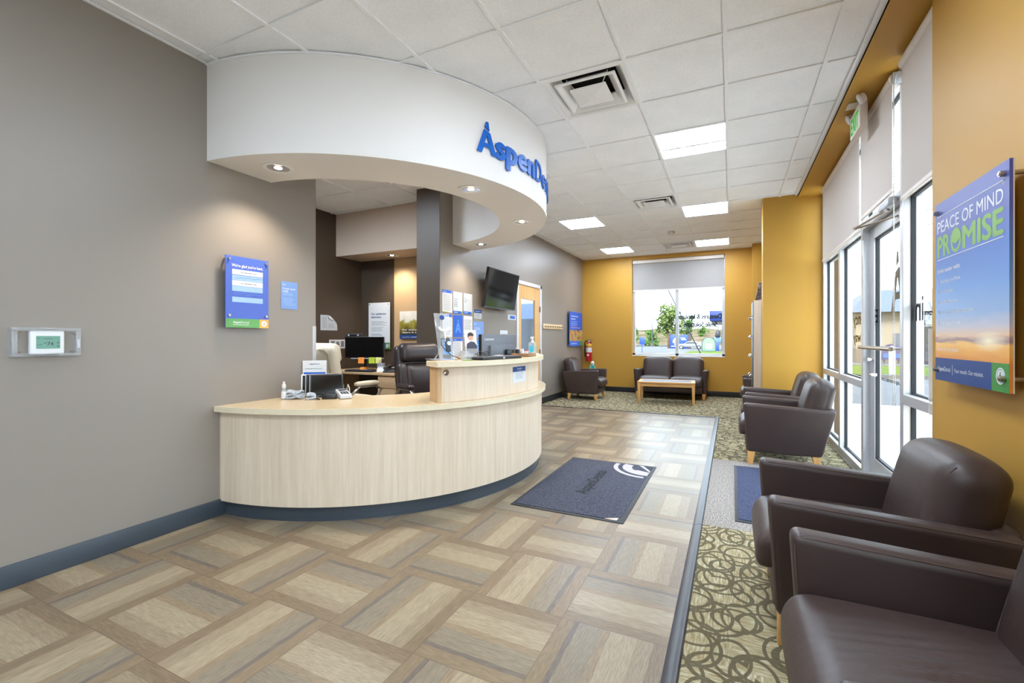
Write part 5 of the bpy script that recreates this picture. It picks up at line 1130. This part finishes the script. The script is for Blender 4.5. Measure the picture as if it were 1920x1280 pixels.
for k in (-1, 1): m.box(-0.12, 0.12, 0.015*k-0.002, 0.015*k+0.002, 0.018, 0.028, 0.001)
m.build('dividers', M_CHAR, CSn)
CRk = thing('card_reader', 'light grey card payment terminal on the low counter', 'card reader', M=on(-2.675, 2.575, ZL, math.radians(60)))
MB().hexa([(-0.045, -0.085, 0.002), (0.045, -0.085, 0.002), (0.045, 0.085, 0.002), (-0.045, 0.085, 0.002), (-0.04, -0.083, 0.028), (0.04, -0.083, 0.028), (0.04, 0.083, 0.05), (-0.04, 0.083, 0.05)], 0.006, 3).build('body', M_PLG, CRk)
MB().hexa([(-0.043, -0.08, 0.027), (0.043, -0.08, 0.027), (0.043, 0.083, 0.05), (-0.043, 0.083, 0.05), (-0.038, -0.07, 0.034), (0.038, -0.07, 0.034), (0.038, 0.08, 0.062), (-0.038, 0.08, 0.062)], 0.004, 2).build('top_shell', M_PLW, CRk)
m = MB(); m.box(-0.03, 0.03, 0.02, 0.065, 0.056, 0.061, 0.001, M=Matrix.Rotation(0.09, 4, 'X')); m.build('display', M_CHAR2, CRk)
m = MB()
for r in range(4):
    for c in range(3): m.box(-0.028+c*0.02, -0.028+c*0.02+0.015, -0.06+r*0.016, -0.06+r*0.016+0.011, 0.034+0.0025*r, 0.041+0.0025*r)
m.build('keys', M_CHAR, CRk, False)
X = thing('power_brick', 'black power brick beside the card terminal', 'power adapter', M=on(-2.73, 2.49, ZL, math.radians(40))); MB().box(-0.05, 0.05, -0.03, 0.03, 0, 0.04, 0.006).build('body', M_BLACK, X); MB().tube([(-0.05, 0, 0.02), (-0.075, -0.02, 0.022), (-0.085, -0.04, 0.008), (-0.06, -0.05, 0.005)], 0.005, 8).build('cable', M_BLACK, X)
m = MB(); m.tube([(-2.77, 2.70, ZL+0.004), (-2.765, 2.70, ZL+0.06), (-2.745, 2.69, ZL+0.09), (-2.72, 2.68, ZL+0.06), (-2.705, 2.67, ZL+0.004)], 0.003, 7); tag(m.build('charging_cable', M_PLW), 'white charging cable looping behind the card terminal', 'cable')

# ------------------------------------------------------------------ raised counter objects
def ring_pt(r, deg): a = math.radians(deg); return (DX+r*math.cos(a), DY+r*math.sin(a))
AS = thing('display_stand', 'clear acrylic leaning display with a toothbrush and white dental tray', 'display stand', M=on(-1.925, 2.87, ZH, math.radians(62)))
# local: x along the board, y away from the customer
bl = Matrix.Rotation(math.radians(-16), 4, 'X')
MB().box(-0.065, 0.065, -0.003, 0.003, 0.004, 0.37, 0.002, M=bl).build('board', M_ACR, AS); MB().box(-0.075, 0.075, -0.02, 0.22, 0, 0.004, 0.001).build('foot', M_ACR, AS)
m = MB(); m.tube([Vector((0, 0.21, 0.004)), Vector((0, 0.14, 0.05)), Vector((0, 0.09, 0.14))], 0.006, 6); m.build('prop', M_ACR, AS)
m = MB(); m.cyl((0.0, -0.004, 0.335), (0.0, -0.008, 0.335), 0.019, n=20); m.bm.transform(bl); m.build('logo_badge', M_NAVY, AS)
m = MB(); pts = [(0.042*math.cos(a), -0.012, 0.255-0.03*math.sin(a)) for a in [PI*k/10 for k in range(11)]]; m.tube(pts, 0.011, 8); m.bm.transform(bl); m.build('dental_tray', M_PLW, AS)
m = MB(); m.box(-0.006, 0.006, -0.02, -0.006, 0.14, 0.215, 0.003); m.box(-0.014, 0.014, -0.024, -0.006, 0.205, 0.215, 0.003); m.bm.transform(bl); m.build('brush_neck', M_PLW, AS)
m = MB(); m.box(-0.005, 0.035, -0.022, -0.004, 0.06, 0.17, 0.008, 3); m.bm.transform(bl); h_ = m.build('brush_handle', M_CHAR, AS)
m = MB(); m.cyl((0.02, -0.022, 0.125), (0.02, -0.025, 0.125), 0.016, n=18); m.bm.transform(bl); m.build('button', M_PLW, h_)
m = MB(); m.tube([(0.01, -0.012, 0.16), (-0.035, -0.012, 0.165), (-0.04, -0.012, 0.12), (-0.02, -0.012, 0.085), (0.015, -0.012, 0.055), (0.03, -0.02, 0.03), (0.07, -0.03, 0.012), (0.1, 0.0, 0.006)], 0.003, 7); m.bm.transform(bl); m.build('cord', M_BLACK, AS)
m = MB(); m.box(-0.03, 0.03, -0.006, -0.003, 0.012, 0.042); m.bm.transform(bl); m.build('price_tag', plain('grey_label', (120, 118, 116), 0.5), AS, False)
X = thing('acrylic_tray', 'low clear acrylic card tray next to the leaning display', 'card tray', M=on(-1.815, 2.97, ZH, math.radians(66))); MB().box(-0.04, 0.04, -0.03, 0.03, 0, 0.004).build('base', M_ACR, X); m = MB(); m.box(-0.04, 0.04, -0.03, -0.026, 0.004, 0.05); m.box(-0.04, 0.04, 0.026, 0.03, 0.004, 0.065); m.build('wall', M_ACR, X)
BX = thing('storage_box', 'brown box behind the raised ledge, under the portrait leaflet', 'box', M=on(-1.925, 3.24, ZL, math.radians(76)))
MB().box(-0.11, 0.11, -0.055, 0.055, 0, 0.29, 0.003).build('body', M_LAMD, BX); MB().box(-0.115, 0.115, -0.06, 0.06, 0.291, 0.306, 0.003).build('lid', M_LAMD, BX)
BR = thing('leaflet_holder', 'clear holder with a dark portrait leaflet, left of the grey monitor', 'leaflet holder', M=on(-1.925, 3.225, ZL+0.307, math.radians(48)))
lean2 = Matrix.Rotation(math.radians(-14), 4, 'X')
m = MB(); m.box(-0.055, 0.055, 0.0, 0.003, 0.0, 0.20); m.box(-0.055, 0.055, -0.025, -0.022, 0.0, 0.06); m.box(-0.055, -0.052, -0.022, 0, 0, 0.08); m.box(0.052, 0.055, -0.022, 0, 0, 0.08); m.bm.transform(lean2); m.build('holder', M_ACR, BR, False)
m = MB(); m.box(-0.05, 0.05, -0.006, -0.002, 0.006, 0.222); m.bm.transform(lean2); m.build('leaflet', M_PAPER, BR, False)
m = MB(); m.lathe([(0, -0.02), (0.02, -0.008), (0.022, 0.012), (0.014, 0.026), (0, 0.03)], 16, 0, Matrix.Translation((0.0, -0.0065, 0.15)) @ Matrix.Scale(0.06, 4, (0, 1, 0))); m.bm.transform(lean2); m.build('printed_face', plain('printed_skin', (196, 150, 126), 0.5), BR)
m = MB(); m.prism([(-0.026, 0.155), (-0.024, 0.19), (0.0, 0.203), (0.024, 0.192), (0.028, 0.165), (0.018, 0.172), (-0.012, 0.17)], 0, 0.0006, 0, frame_matrix((0, -0.008, 0), (1, 0, 0), (0, 0, 1))); m.bm.transform(lean2); m.build('printed_hair', plain('printed_hair', (48, 38, 40), 0.5), BR, False)
m = MB(); m.prism([(-0.048, 0.008), (0.05, 0.008), (0.05, 0.09), (0.03, 0.118), (0.0, 0.125), (-0.035, 0.105)], 0, 0.0006, 0, frame_matrix((0, -0.0072, 0), (1, 0, 0), (0, 0, 1))); m.bm.transform(lean2); m.build('printed_jacket', plain('printed_jacket', (52, 54, 74), 0.5), BR, False)
LT = thing('closed_laptop', 'thin black folded device lying on the raised counter', 'laptop', M=on(-1.70, 3.21, ZH, math.radians(77)))
MB().box(-0.24, 0.24, -0.085, 0.085, 0, 0.012, 0.003).build('base', M_BLACK, LT); MB().box(-0.24, 0.24, -0.085, 0.085, 0.013, 0.022, 0.003).build('lid', M_CHAR, LT); m = MB(); m.box(0.0, 0.02, -0.088, -0.08, 0.004, 0.018, 0.002); m.build('hinge', M_PLG, LT)
X = thing('sunglasses', 'dark folded glasses lying beside the portrait leaflet', 'glasses', M=on(-1.745, 3.10, ZH+0.0225, math.radians(72)))
m = MB()
for s in (-1, 1): m.tube([(s*0.035+0.026*math.cos(a), 0.004*math.sin(a), 0.022+0.018*math.sin(a)) for a in [2*PI*k/14 for k in range(14)]], 0.003, 6, closed=True)
m.tube([(-0.012, 0, 0.028), (0, 0, 0.032), (0.012, 0, 0.028)], 0.0025, 6); m.build('frame', M_BLACK, X)
m = MB()
for s in (-1, 1): m.tube([(s*0.06, 0, 0.026), (s*0.06, 0.03, 0.02), (-s*0.03, 0.045, 0.004)], 0.0025, 6)
m.build('temple', M_BLACK, X)
for k, (x, y, a, c) in enumerate(((-1.765, 2.90, 1.1, M_GRN), (-1.70, 3.27, 1.3, M_PAPER))):
    m = MB(); m.box(-0.035, 0.035, -0.025, 0.025, 0, 0.004); o = m.build('paper_slip', c, None, False); o.matrix_world = on(x, y, ZH+(0 if k == 0 else 0.024), a); tag(o, ['green edged slip of paper beside the acrylic tray', 'crumpled white slip on the folded black device'][k], 'paper')
# monitor on the low worktop behind the ledge
LM = thing('computer_monitor', 'grey monitor seen from behind, above the raised counter', 'monitor', M=frame_matrix((-2.039, 3.569, 0.906), (0.203, 0.979, 0), (0, 0, 1)))
# local x along the screen, y up, z toward the room
MB().box(0, 0.53, 0, 0.33, -0.02, 0.012, 0.004).build('casing', M_CHAR2, LM); MB().box(0.006, 0.524, 0.008, 0.324, -0.0215, -0.0195).build('screen', M_SCREEN, LM, False)
MB().box(-0.001, 0.004, 0.001, 0.329, -0.02, 0.0125).build('edge_trim', M_BLACK, LM, False)
MB().box(0.10, 0.44, 0.02, 0.23, 0.012, 0.04, 0.006).build('back_bulge', M_CHAR2, LM)
m = MB(); m.box(0.30, 0.42, 0.05, 0.19, 0.04, 0.075, 0.008); m.build('mount_plate', M_BLACK, LM)
m = MB(); m.box(0.33, 0.39, -0.158, 0.15, 0.07, 0.095, 0.006); m.box(0.22, 0.5, -0.159, -0.147, -0.06, 0.14, 0.004); m.build('stand', M_CHAR, LM)
m = MB(); put_text(m, 'Lenovo', 0.045, 0.275, 0.026, 0.13, 'L', .01, 0.0128); m.build('lettering', M_WPR, LM, False)
# tray with small things, sanitizer, papers at the far end
x, y = ring_pt(1.512, 9)
TY = thing('wooden_tray', 'brown wooden tray of small bits near the sanitizer bottle', 'tray', M=on(x, y, ZH, math.radians(97)))
M_TRAY = wood('brown_tray_wood', (146, 112, 76), (112, 82, 54), 'X', 0.45, 30)
m = MB(); m.box(-0.13, 0.13, -0.08, 0.08, 0, 0.006, 0.002); m.box(-0.13, 0.13, -0.08, -0.072, 0.006, 0.03, 0.002); m.box(-0.13, 0.13, 0.072, 0.08, 0.006, 0.03, 0.002); m.box(-0.13, -0.122, -0.072, 0.072, 0.006, 0.03, 0.002); m.box(0.122, 0.13, -0.072, 0.072, 0.006, 0.03, 0.002); m.build('tray', M_TRAY, TY)
for k, (dx, dy, r, h, mt, lb) in enumerate(((-0.10, 0.03, 0.02, 0.075, M_BLACK, 'small black pot in the wooden tray'), (-0.05, 0.0, 0.017, 0.065, M_PLW, 'small white pot in the wooden tray'), (0.0, 0.02, 0.018, 0.055, M_PLG, 'small grey pot in the wooden tray'), (0.05, -0.01, 0.016, 0.05, M_PAPER, 'tiny white pot with red cap in the wooden tray'))):
    c, s_ = math.cos(math.radians(97)), math.sin(math.radians(97)); b = thing('small_pot', lb, 'pot', (x+dx*c-dy*s_, y+dx*s_+dy*c, ZH+0.006), 0, 'small pots in the wooden tray')
    MB().lathe([(0, 0), (r, 0), (r, h*0.75), (r*0.8, h*0.8), (0, h*0.8)], 16).build('pot', mt, b); MB().lathe([(r*0.85, h*0.8), (r*0.85, h), (0, h)], 16).build('cap', M_RED if k == 3 else M_PLG, b)
x, y = ring_pt(1.545, 19.5)
HS = thing('hand_sanitizer', 'clear blue labelled hand sanitizer pump bottle on the raised counter', 'hand sanitizer', (x, y, ZH))
MB().box(-0.035, 0.035, -0.024, 0.024, 0, 0.125, 0.014, 4).build('bottle', M_GEL, HS)
m = MB()
for s_, rz in ((1, 0),): m.box(-0.0005, 0.0005, -0.012, 0.012, 0.03, 0.09)
m.bm.transform(Matrix.Translation((0.0355, 0, 0))); m.box(-0.018, 0.018, -0.0247, -0.0242, 0.03, 0.09); m.build('label', plain('aqua_label', (70, 180, 214), 0.4), HS, False)
m = MB(); m.lathe([(0.016, 0.122), (0.016, 0.135), (0.01, 0.14), (0.008, 0.165), (0.016, 0.168), (0.016, 0.178), (0, 0.18)], 18); m.tube([(0, 0, 0.172), (0.0, -0.03, 0.172), (0.0, -0.038, 0.162)], 0.005, 8); m.build('pump', M_PLW, HS)
x, y = ring_pt(1.532, 31); m = MB(); m.box(-0.16, 0.16, -0.1, 0.1, 0, 0.003); o = m.build('paper_sheets', M_PAPER, None, False); o.matrix_world = on(x, y, ZH, math.radians(121)); tag(o, 'white papers lying at the far end of the raised counter', 'paper')
#MARK_OUT
M_SIGNB = plain('darkened_blue_sign', (18, 52, 118), 0.5)  # outdoor colours here are darkened to offset the bright daylight and exposure
M_SIGNW = plain('darkened_white', (150, 152, 156), 0.6)
M_SIGNS = plain('darkened_sky_blue', (72, 98, 140), 0.5)
M_SIGNM = plain('darkened_mid_blue', (44, 78, 130), 0.5)
# ------------------------------------------------------------------ outdoors
def gz(y): return -0.06 if y < 12 else (-0.8 if y > 45 else -0.06-0.74*(y-12)/33)
def ground(name, x0, x1, y0, y1, mat, dz=0.0, kind='structure'):
    m = MB(); ys = [y0]+[v for v in (12, 20, 28, 36, 45) if y0 < v < y1]+[y1]
    for a, b in zip(ys, ys[1:]): m.quad((x0, a, gz(a)+dz), (x1, a, gz(a)+dz), (x1, b, gz(b)+dz), (x0, b, gz(b)+dz))
    return struct(name, m, mat, False)
M_ASPH = plain('pale_asphalt', (88, 90, 93), 0.9, 0, 0.2, 0.05, 3)
M_CONC = plain('pale_concrete', (88, 86, 82), 0.9, 0, 0.2, 0.03, 2)
M_WALKWAY = plain('bright_concrete', (205, 202, 198), 0.9, 0, 0.2, 0.03, 2)
M_GRASS = photo_mat('lawn_grass', [(0.35, lin((58, 72, 36))), (0.5, lin((74, 88, 46))), (0.65, lin((90, 98, 60)))], 3)
M_BANK = photo_mat('dry_grass_bank', [(0.32, lin((52, 62, 36))), (0.45, lin((74, 70, 52))), (0.55, lin((90, 78, 66))), (0.7, lin((98, 88, 76)))], 0.12)
ground('ground_parking', -90, 90, 10.6, 175, M_ASPH); ground('ground_sidewalk', 1.15, 4.2, -12, 10.5, M_WALKWAY, 0.03); ground('ground_lot', 1.15, 60, -12, 10.7, M_ASPH, -0.01)
ground('ground_lawn', 4.5, 30, 21.0, 36, M_GRASS, 0.05); ground('ground_verge', 4, 60, 36.2, 40, M_CONC, 0.06)
ground('ground_island', -5.6, 3, 62, 74, M_GRASS, 0.08); ground('ground_strip', -60, -13, 118, 150, M_CONC, 0.1)
ground('road_line', -20, -8, 66.0, 66.8, M_CONC, 0.03)
m = MB(); nx = 40; prev = None; rows = []
for k, (y, z) in enumerate(((140, -0.8), (165, 0.8), (185, 3.6), (198, 4.9), (230, 5.0))):
    rows.append([(-90+180*i/nx, y, z+(0.35*math.sin(i*1.7+k) if 0 < k < 4 else 0)) for i in range(nx+1)])
for A, B in zip(rows, rows[1:]):
    for i in range(nx): m.quad(A[i], A[i+1], B[i+1], B[i])
struct('hill', m, M_BANK)
m = MB()
for i in range(60): m.box(-60+2*i, -59.85+2*i, 199, 199.2, 4.8, 5.7)
m.box(-60, 60, 199, 199.15, 5.55, 5.8); m.box(-60, 60, 199, 199.15, 5.1, 5.3); tag(m.build('guard_rail', M_SIGNW, None, False), 'pale guard rail along the top of the far embankment', 'guard rail')
M_LEAF = photo_mat('spring_leaves', [(0.3, lin((59, 76, 38))), (0.5, lin((88, 103, 58))), (0.7, lin((115, 122, 80)))], 2.5)
M_LEAF2 = photo_mat('green_leaves', [(0.3, lin((49, 74, 34))), (0.5, lin((70, 97, 47))), (0.7, lin((94, 115, 67)))], 2.5)
M_BARK = photo_mat('grey_bark', [(0.3, lin((46, 40, 32))), (0.6, lin((69, 62, 53)))], 8)
def dull(*ms):
    for m_ in ms:
        b_ = m_.node_tree.nodes['Principled BSDF']; b_.inputs['Specular IOR Level'].default_value = 0.0
        for l_ in list(b_.inputs['Roughness'].links): m_.node_tree.links.remove(l_)
        b_.inputs['Roughness'].default_value = 1.0
dull(M_ASPH, M_CONC, M_GRASS, M_BANK, M_LEAF, M_LEAF2, M_BARK, M_WALKWAY)
def leafy(name, label, cat, x, y, h, rx, trunk, mat, n=1500, seed=1, low=0.2, leaf=0.2, group=None):
    rnd = random.Random(seed); o = thing(name, label, cat, (x, y, gz(y)), 0, group)
    blobs = []
    for k in range(16):
        a = rnd.uniform(0, 2*PI); rr = rnd.uniform(0, 0.75); zz = low+(1-low)*rnd.uniform(0.12, 0.92); f = 1-0.75*abs(zz-0.45)
        blobs.append((rx*rr*f*math.cos(a), rx*rr*f*math.sin(a), h*zz, rnd.uniform(0.2, 0.36)*rx))
    t = bmesh.new()
    for i in range(n):
        bx, by, bz, br = blobs[i % len(blobs)]; d = Vector((rnd.gauss(0, 1), rnd.gauss(0, 1), rnd.gauss(0, 1))).normalized()*br*rnd.uniform(0.55, 1.05)
        c = Vector((bx, by, bz))+d; u = Vector((rnd.gauss(0, 1), rnd.gauss(0, 1), rnd.gauss(0, 1))).normalized(); v = u.orthogonal().normalized(); s = leaf*rnd.uniform(0.6, 1.3)
        t.faces.new([t.verts.new(c+q) for q in (u*s, v*s*0.6, -u*s, -v*s*0.6)])
    m = MB(); m.add(t); m.build('foliage', mat, o, False)
    if trunk:
        m = MB(); m.tube([(0, 0, -0.05), (0.05*rx, 0, h*0.15), (0, 0, h*0.45), (0.05*rx, 0.02, h*0.8)], [h*0.03, h*0.025, h*0.018, h*0.006], 8)
        for bx, by, bz, br in blobs[:8]: m.tube([(0, 0, h*0.25), (bx*0.5, by*0.5, (bz+h*0.25)/2), (bx, by, bz)], [h*0.013, h*0.009, h*0.004], 6)
        m.build('trunk', M_BARK, o)
    return o
leafy('tree', 'large leafy tree seen through the left half of the far window', 'tree', -14.6, 122, 10.2, 5.6, True, M_LEAF, 2600, 4, 0.12, 0.34)
leafy('tree', 'smaller green tree right beside the large tree outside the far window', 'tree', -9.9, 126, 8.6, 2.7, True, M_LEAF2, 1000, 9, 0.1, 0.3)
leafy('bush', 'green bush at the left edge of the far window', 'bush', -22.5, 118, 5.0, 2.0, False, M_LEAF2, 500, 5, 0.0, 0.26)
leafy('bush', 'broad low bush left of the lamp post outside', 'bush', -20.0, 128, 4.3, 2.4, False, M_LEAF2, 600, 6, 0.0, 0.28)
leafy('bush', 'round clipped bush between lamp post and large tree', 'bush', -16.9, 118, 1.6, 1.1, False, M_LEAF2, 260, 7, 0.0, 0.2)
leafy('bush', 'low clipped bush at the foot of the lamp post', 'bush', -19.6, 121, 1.6, 1.3, False, M_LEAF2, 260, 8, 0.0, 0.2)
o = leafy('bush', 'dark green bush on the far embankment slope', 'bush', -9.0, 172, 4.2, 2.6, False, M_LEAF2, 420, 10, 0.0, 0.3); o.location.z = 1.2
LP = thing('street_lamp', 'dark tall street lamp outside left of the large tree', 'street lamp', (-18.95, 124.5, gz(124)))
m = MB(); m.cyl((0, 0, 0.5), (0, 0, 6.9), 0.16, 0.11, 10); m.build('post', M_CHAR, LP); MB().cyl((0, 0, 0), (0, 0, 0.5), 0.3, n=12).build('base', M_CONC, LP); m = MB(); m.box(-0.05, 1.0, -0.2, 0.2, 6.75, 6.95, 0.05); m.build('lamp_head', M_CHAR, LP)
RS = thing('road_sign', 'small square blue sign on a thin post outside the far window', 'road sign', (-6.98, 40, gz(40)))
MB().box(-0.16, 0.30, -0.03, 0, 1.35, 1.98, 0.01).build('panel', M_SIGNB, RS); MB().cyl((0.05, 0.03, 0), (0.05, 0.03, 1.6), 0.03, n=8).build('post', M_NAVY, RS)
MS = thing('monument_sign', 'blue monument sign on brick piers outside the far window', 'sign', (-9.35, 95.5, gz(95)))
MB().box(-1.75, 1.75, -0.3, 0.3, 0.0, 2.7, 0.04).build('panel', M_SIGNB, MS)
M_BRK = plain('tan_brick', (76, 59, 47), 0.85, 0, 0.2, 0.08, 12)
for s in (-1, 1):
    p_ = MB().box(s*1.95-0.22, s*1.95+0.22, -0.4, 0.4, 0, 2.75, 0.03).build('brick_pier', M_BRK, MS); MB().box(s*1.95-0.28, s*1.95+0.28, -0.46, 0.46, 2.75, 2.9, 0.02).build('capstone', M_CONC, p_)
m = MB(); m.prism([(-1.2, 1.1), (-1.15, 1.6), (-0.9, 2.0), (-0.5, 2.2), (-0.55, 1.7), (-0.7, 1.3), (-0.85, 1.1)], 0, 0.02, 0, frame_matrix((0, -0.31, 0), (1, 0, 0), (0, 0, 1))); put_text(m, 'ATLAS', 0.2, 1.9, 0.28, 0.9, 'L', .02, fn=lambda p: Vector((p.x, -0.315, p.y))) if False else None
m.box(0.25, 1.15, -0.32, -0.3, 1.95, 2.12); m.box(0.4, 1.35, -0.32, -0.3, 1.65, 1.82); m.box(-1.5, 1.4, -0.32, -0.3, 0.35, 0.52); m.box(-0.9, -0.4, -0.32, -0.3, 0.7, 1.0); m.build('print', M_SIGNW, MS, False)
def car(label, x, y, rz, L=4.7):
    o = thing('car', label, 'car', (x, y, gz(y)), rz, 'white cars outside the far window')
    prof = [(-L/2, 0.35), (-L/2+0.02, 0.75), (-L/2+0.35, 0.9), (-L*0.22, 0.96), (-L*0.1, 1.4), (L*0.16, 1.45), (L*0.33, 1.02), (L/2-0.1, 0.92), (L/2, 0.6), (L/2-0.05, 0.32)]
    MB().prism(prof, -0.85, 0.85, 0, Matrix(((1, 0, 0, 0), (0, 0, 1, 0), (0, 1, 0, 0), (0, 0, 0, 1))), 0.06, 2).build('body', plain('white_car_paint', (105, 107, 107), 0.25, 0, 0.5, 0.01), o)
    for s in (-1, 1): MB().prism([(-L*0.19, 0.98), (-L*0.095, 1.34), (L*0.15, 1.38), (L*0.29, 1.02)], 0, 0.01, 0, Matrix(((1, 0, 0, 0), (0, 0, 1, s*0.856), (0, 1, 0, 0), (0, 0, 0, 1)))).build('side_window', plain('dark_car_glass', (64, 71, 76), 0.1), o, False)
    for a in (-L*0.31, L*0.31):
        for s in (-1, 1):
            w_ = MB(); w_.cyl((a, s*0.72, 0.33), (a, s*0.9, 0.33), 0.33, n=22); w_ = w_.build('wheel', M_BLACK, o); MB().cyl((a, s*0.9, 0.33), (a, s*0.92, 0.33), 0.2, n=16).build('hubcap', M_SIGNW, w_)
    return o
car('white car in front of the blue monument sign', -7.0, 91.5, 0.0, 4.9); car('white car partly behind another, right of the monument sign', -4.6, 96.5, 0.05, 4.4); car('distant small pale car on the far road', -5.6, 128, 0.3, 4.4)
AR = thing('arched_sign', 'arched green and grey menu sign on the grass island', 'sign', (-3.05, 73, gz(73)+0.08))
arch = [(-0.95, 0), (0.95, 0), (0.95, 1.2)]+[(0.95*math.cos(a), 1.2+0.9*math.sin(a)) for a in [PI*k/16 for k in range(1, 16)]]+[(-0.95, 1.2)]
fm = frame_matrix((0, -0.1, 0), (1, 0, 0), (0, 0, 1))
MB().prism(arch, -0.15, 0, 0, fm).build('frame', plain('grey_green_frame', (50, 59, 63), 0.5), AR, False)
MB().prism([(p[0]*0.88, 0.06+p[1]*0.93) for p in arch], 0.0, 0.02, 0, fm).build('panel', plain('pale_green_panel', (97, 113, 97), 0.5), AR, False)
m = MB(); m.box(-0.4, 0.45, -0.14, -0.12, 0.3, 0.85); m.box(-0.42, 0.47, -0.14, -0.12, 0.95, 1.15); m.build('print', M_SIGNW, AR, False); MB().box(-0.8, 0.8, -0.135, -0.12, 0.12, 0.5).build('green_band', plain('mint_band', (76, 120, 99), 0.5), AR, False)
BK = thing('bank_canopy', 'blue fascia canopy on a grey column at the right edge of the far window', 'canopy', (-2.2, 80, gz(80)))
MB().box(-1.0, 5.0, -1.0, 6.0, 4.75, 6.4, 0.05).build('fascia', plain('bank_blue', (4, 32, 93), 0.4), BK); MB().box(-0.7, 5.0, -0.7, 6.0, 4.3, 4.74).build('soffit', M_CONC, BK, False); MB().box(0.75, 1.6, -0.6, 0.4, 0, 4.3, 0.02).build('column', plain('slate_column', (40, 44, 50), 0.6), BK)
MB().cyl((0.25, -0.5, 0), (0.25, -0.5, 4.4), 0.05, n=8).build('pole', M_CHAR, BK)
X = thing('blue_figure_sign', 'blue upright sign stand beside the arched sign outside', 'sign', (-2.0, 79, gz(79)))
MB().box(-0.25, 0.2, -0.15, 0.15, 0, 1.25, 0.05).build('base', M_SIGNB, X); MB().box(-0.55, 0.55, -0.12, 0.12, 1.25, 2.2, 0.08).build('board', M_SIGNS, X); MB().lathe([(0, 2.1), (0.4, 2.25), (0.45, 2.7), (0.3, 3.1), (0, 3.2)], 14).build('top_ball', M_BLACK, X)
BG = thing('overpass', 'pale concrete overpass at the right of the far embankment', 'bridge', (-3, 190, 0)); MB().box(-2, 30, 0, 6, 3.2, 4.4).build('deck', M_CONC, BG, False)
for k in (1.5, 6): MB().box(k, k+1, 1, 4, -0.8, 3.2).build('pier', M_CONC, BG, False)
def wire(label, p0, p1, sag=0.3):
    m = MB(); a, b = Vector(p0), Vector(p1); m.tube([a.lerp(b, k/14)-Vector((0, 0, sag*4*(k/14)*(1-k/14))) for k in range(15)], 0.018, 5); tag(m.build('guy_wire', M_BLACK), label, 'cable')
wire('slanting dark guy wire crossing the right half of the far window', (-2.72, 14.0, 4.8), (-0.36, 14.0, gz(14)-0.05), 0.0)
# across the street, seen through the storefront
TBD = thing('tan_building', 'low tan building with blue roof across the street', 'building', (9.2, 46, gz(46)))
MB().box(0, 40, 0, 12, 0, 4.1).build('wall', plain('tan_stucco', (124, 114, 100), 0.9, 0, 0.2), TBD, False); MB().box(-0.02, 40.02, -0.05, 12, 0, 1.15).build('base_course', plain('brown_base_course', (92, 82, 74), 0.9), TBD, False)
MB().hexa([(-0.6, -0.8, 4.1), (40, -0.8, 4.1), (40, 12.8, 4.1), (-0.6, 12.8, 4.1), (2, 5, 6.3), (38, 5, 6.3), (38, 7, 6.3), (2, 7, 6.3)]).build('roof', plain('slate_blue_roof', (52, 66, 92), 0.7), TBD, False)
m = MB(); m.box(4.2, 40.1, -0.6, 0.2, 0, 4.0); m.build('brick_bay', plain('mottled_brick', (55, 51, 50), 0.9, 0, 0.2, 0.15, 6), TBD, False)
for k in (0.7, 2.4): MB().box(k, k+0.7, -0.06, 0.05, 1.2 if k > 1 else 0.2, 2.4).build('window', plain('grey_window', (69, 74, 82), 0.2), TBD, False)
PS = thing('arched_banner', 'small purple and blue arched sign before the tan building', 'sign', (10.3, 41.2, gz(41)+0.06))
arch2 = [(-0.55, 0), (0.55, 0), (0.55, 0.5)]+[(0.55*math.cos(a), 0.6+0.55*math.sin(a)) for a in [PI*k/12 for k in range(1, 12)]]+[(-0.55, 0.5)]
arch2 = [(x*1.0, 0.3+y) for x, y in arch2]; MB().prism(arch2, -0.1, 0.1, 0, frame_matrix((0, 0, 0), (1, 0, 0), (0, 0, 1))).build('panel', plain('plum_print', (59, 50, 76), 0.5), PS, False); MB().box(-0.5, 0.5, -0.12, -0.1, 0.45, 0.75).build('blue_band', M_SIGNM, PS, False)
for s in (-0.4, 0.4): MB().box(s-0.04, s+0.04, -0.04, 0.04, 0, 0.3).build('leg', M_CHAR, PS, False)
BO = thing('white_post', 'white square post on the lawn across the street', 'post', (5.75, 22.9, gz(23))); MB().box(-0.09, 0.09, -0.09, 0.09, 0, 1.1, 0.01).build('shaft', M_SIGNW, BO); MB().hexa([(-0.11, -0.11, 1.1), (0.11, -0.11, 1.1), (0.11, 0.11, 1.1), (-0.11, 0.11, 1.1), (-0.02, -0.02, 1.2), (0.02, -0.02, 1.2), (0.02, 0.02, 1.2), (-0.02, 0.02, 1.2)]).build('cap', M_SIGNW, BO, False)
struct('wall_exterior', MB().box(1.13, 1.20, 6.81, 10.45, -0.1, 3.6), plain('tan_pier_brick', (82, 70, 59), 0.9, 0, 0.2, 0.1, 14), False)
struct('ground_kerb', MB().box(4.5, 30, 20.8, 21.05, gz(21)-0.05, gz(21)+0.14), M_CONC, False)
for k, (z, yy) in enumerate(((7.6, 30), (6.9, 30.2))):
    m = MB(); m.tube([(-10, yy, z+0.5), (5, yy, z), (25, yy, z+0.6)], 0.02, 5); tag(m.build('power_line', M_BLACK), ['upper dark power line across the street', 'lower dark power line across the street'][k], 'cable')
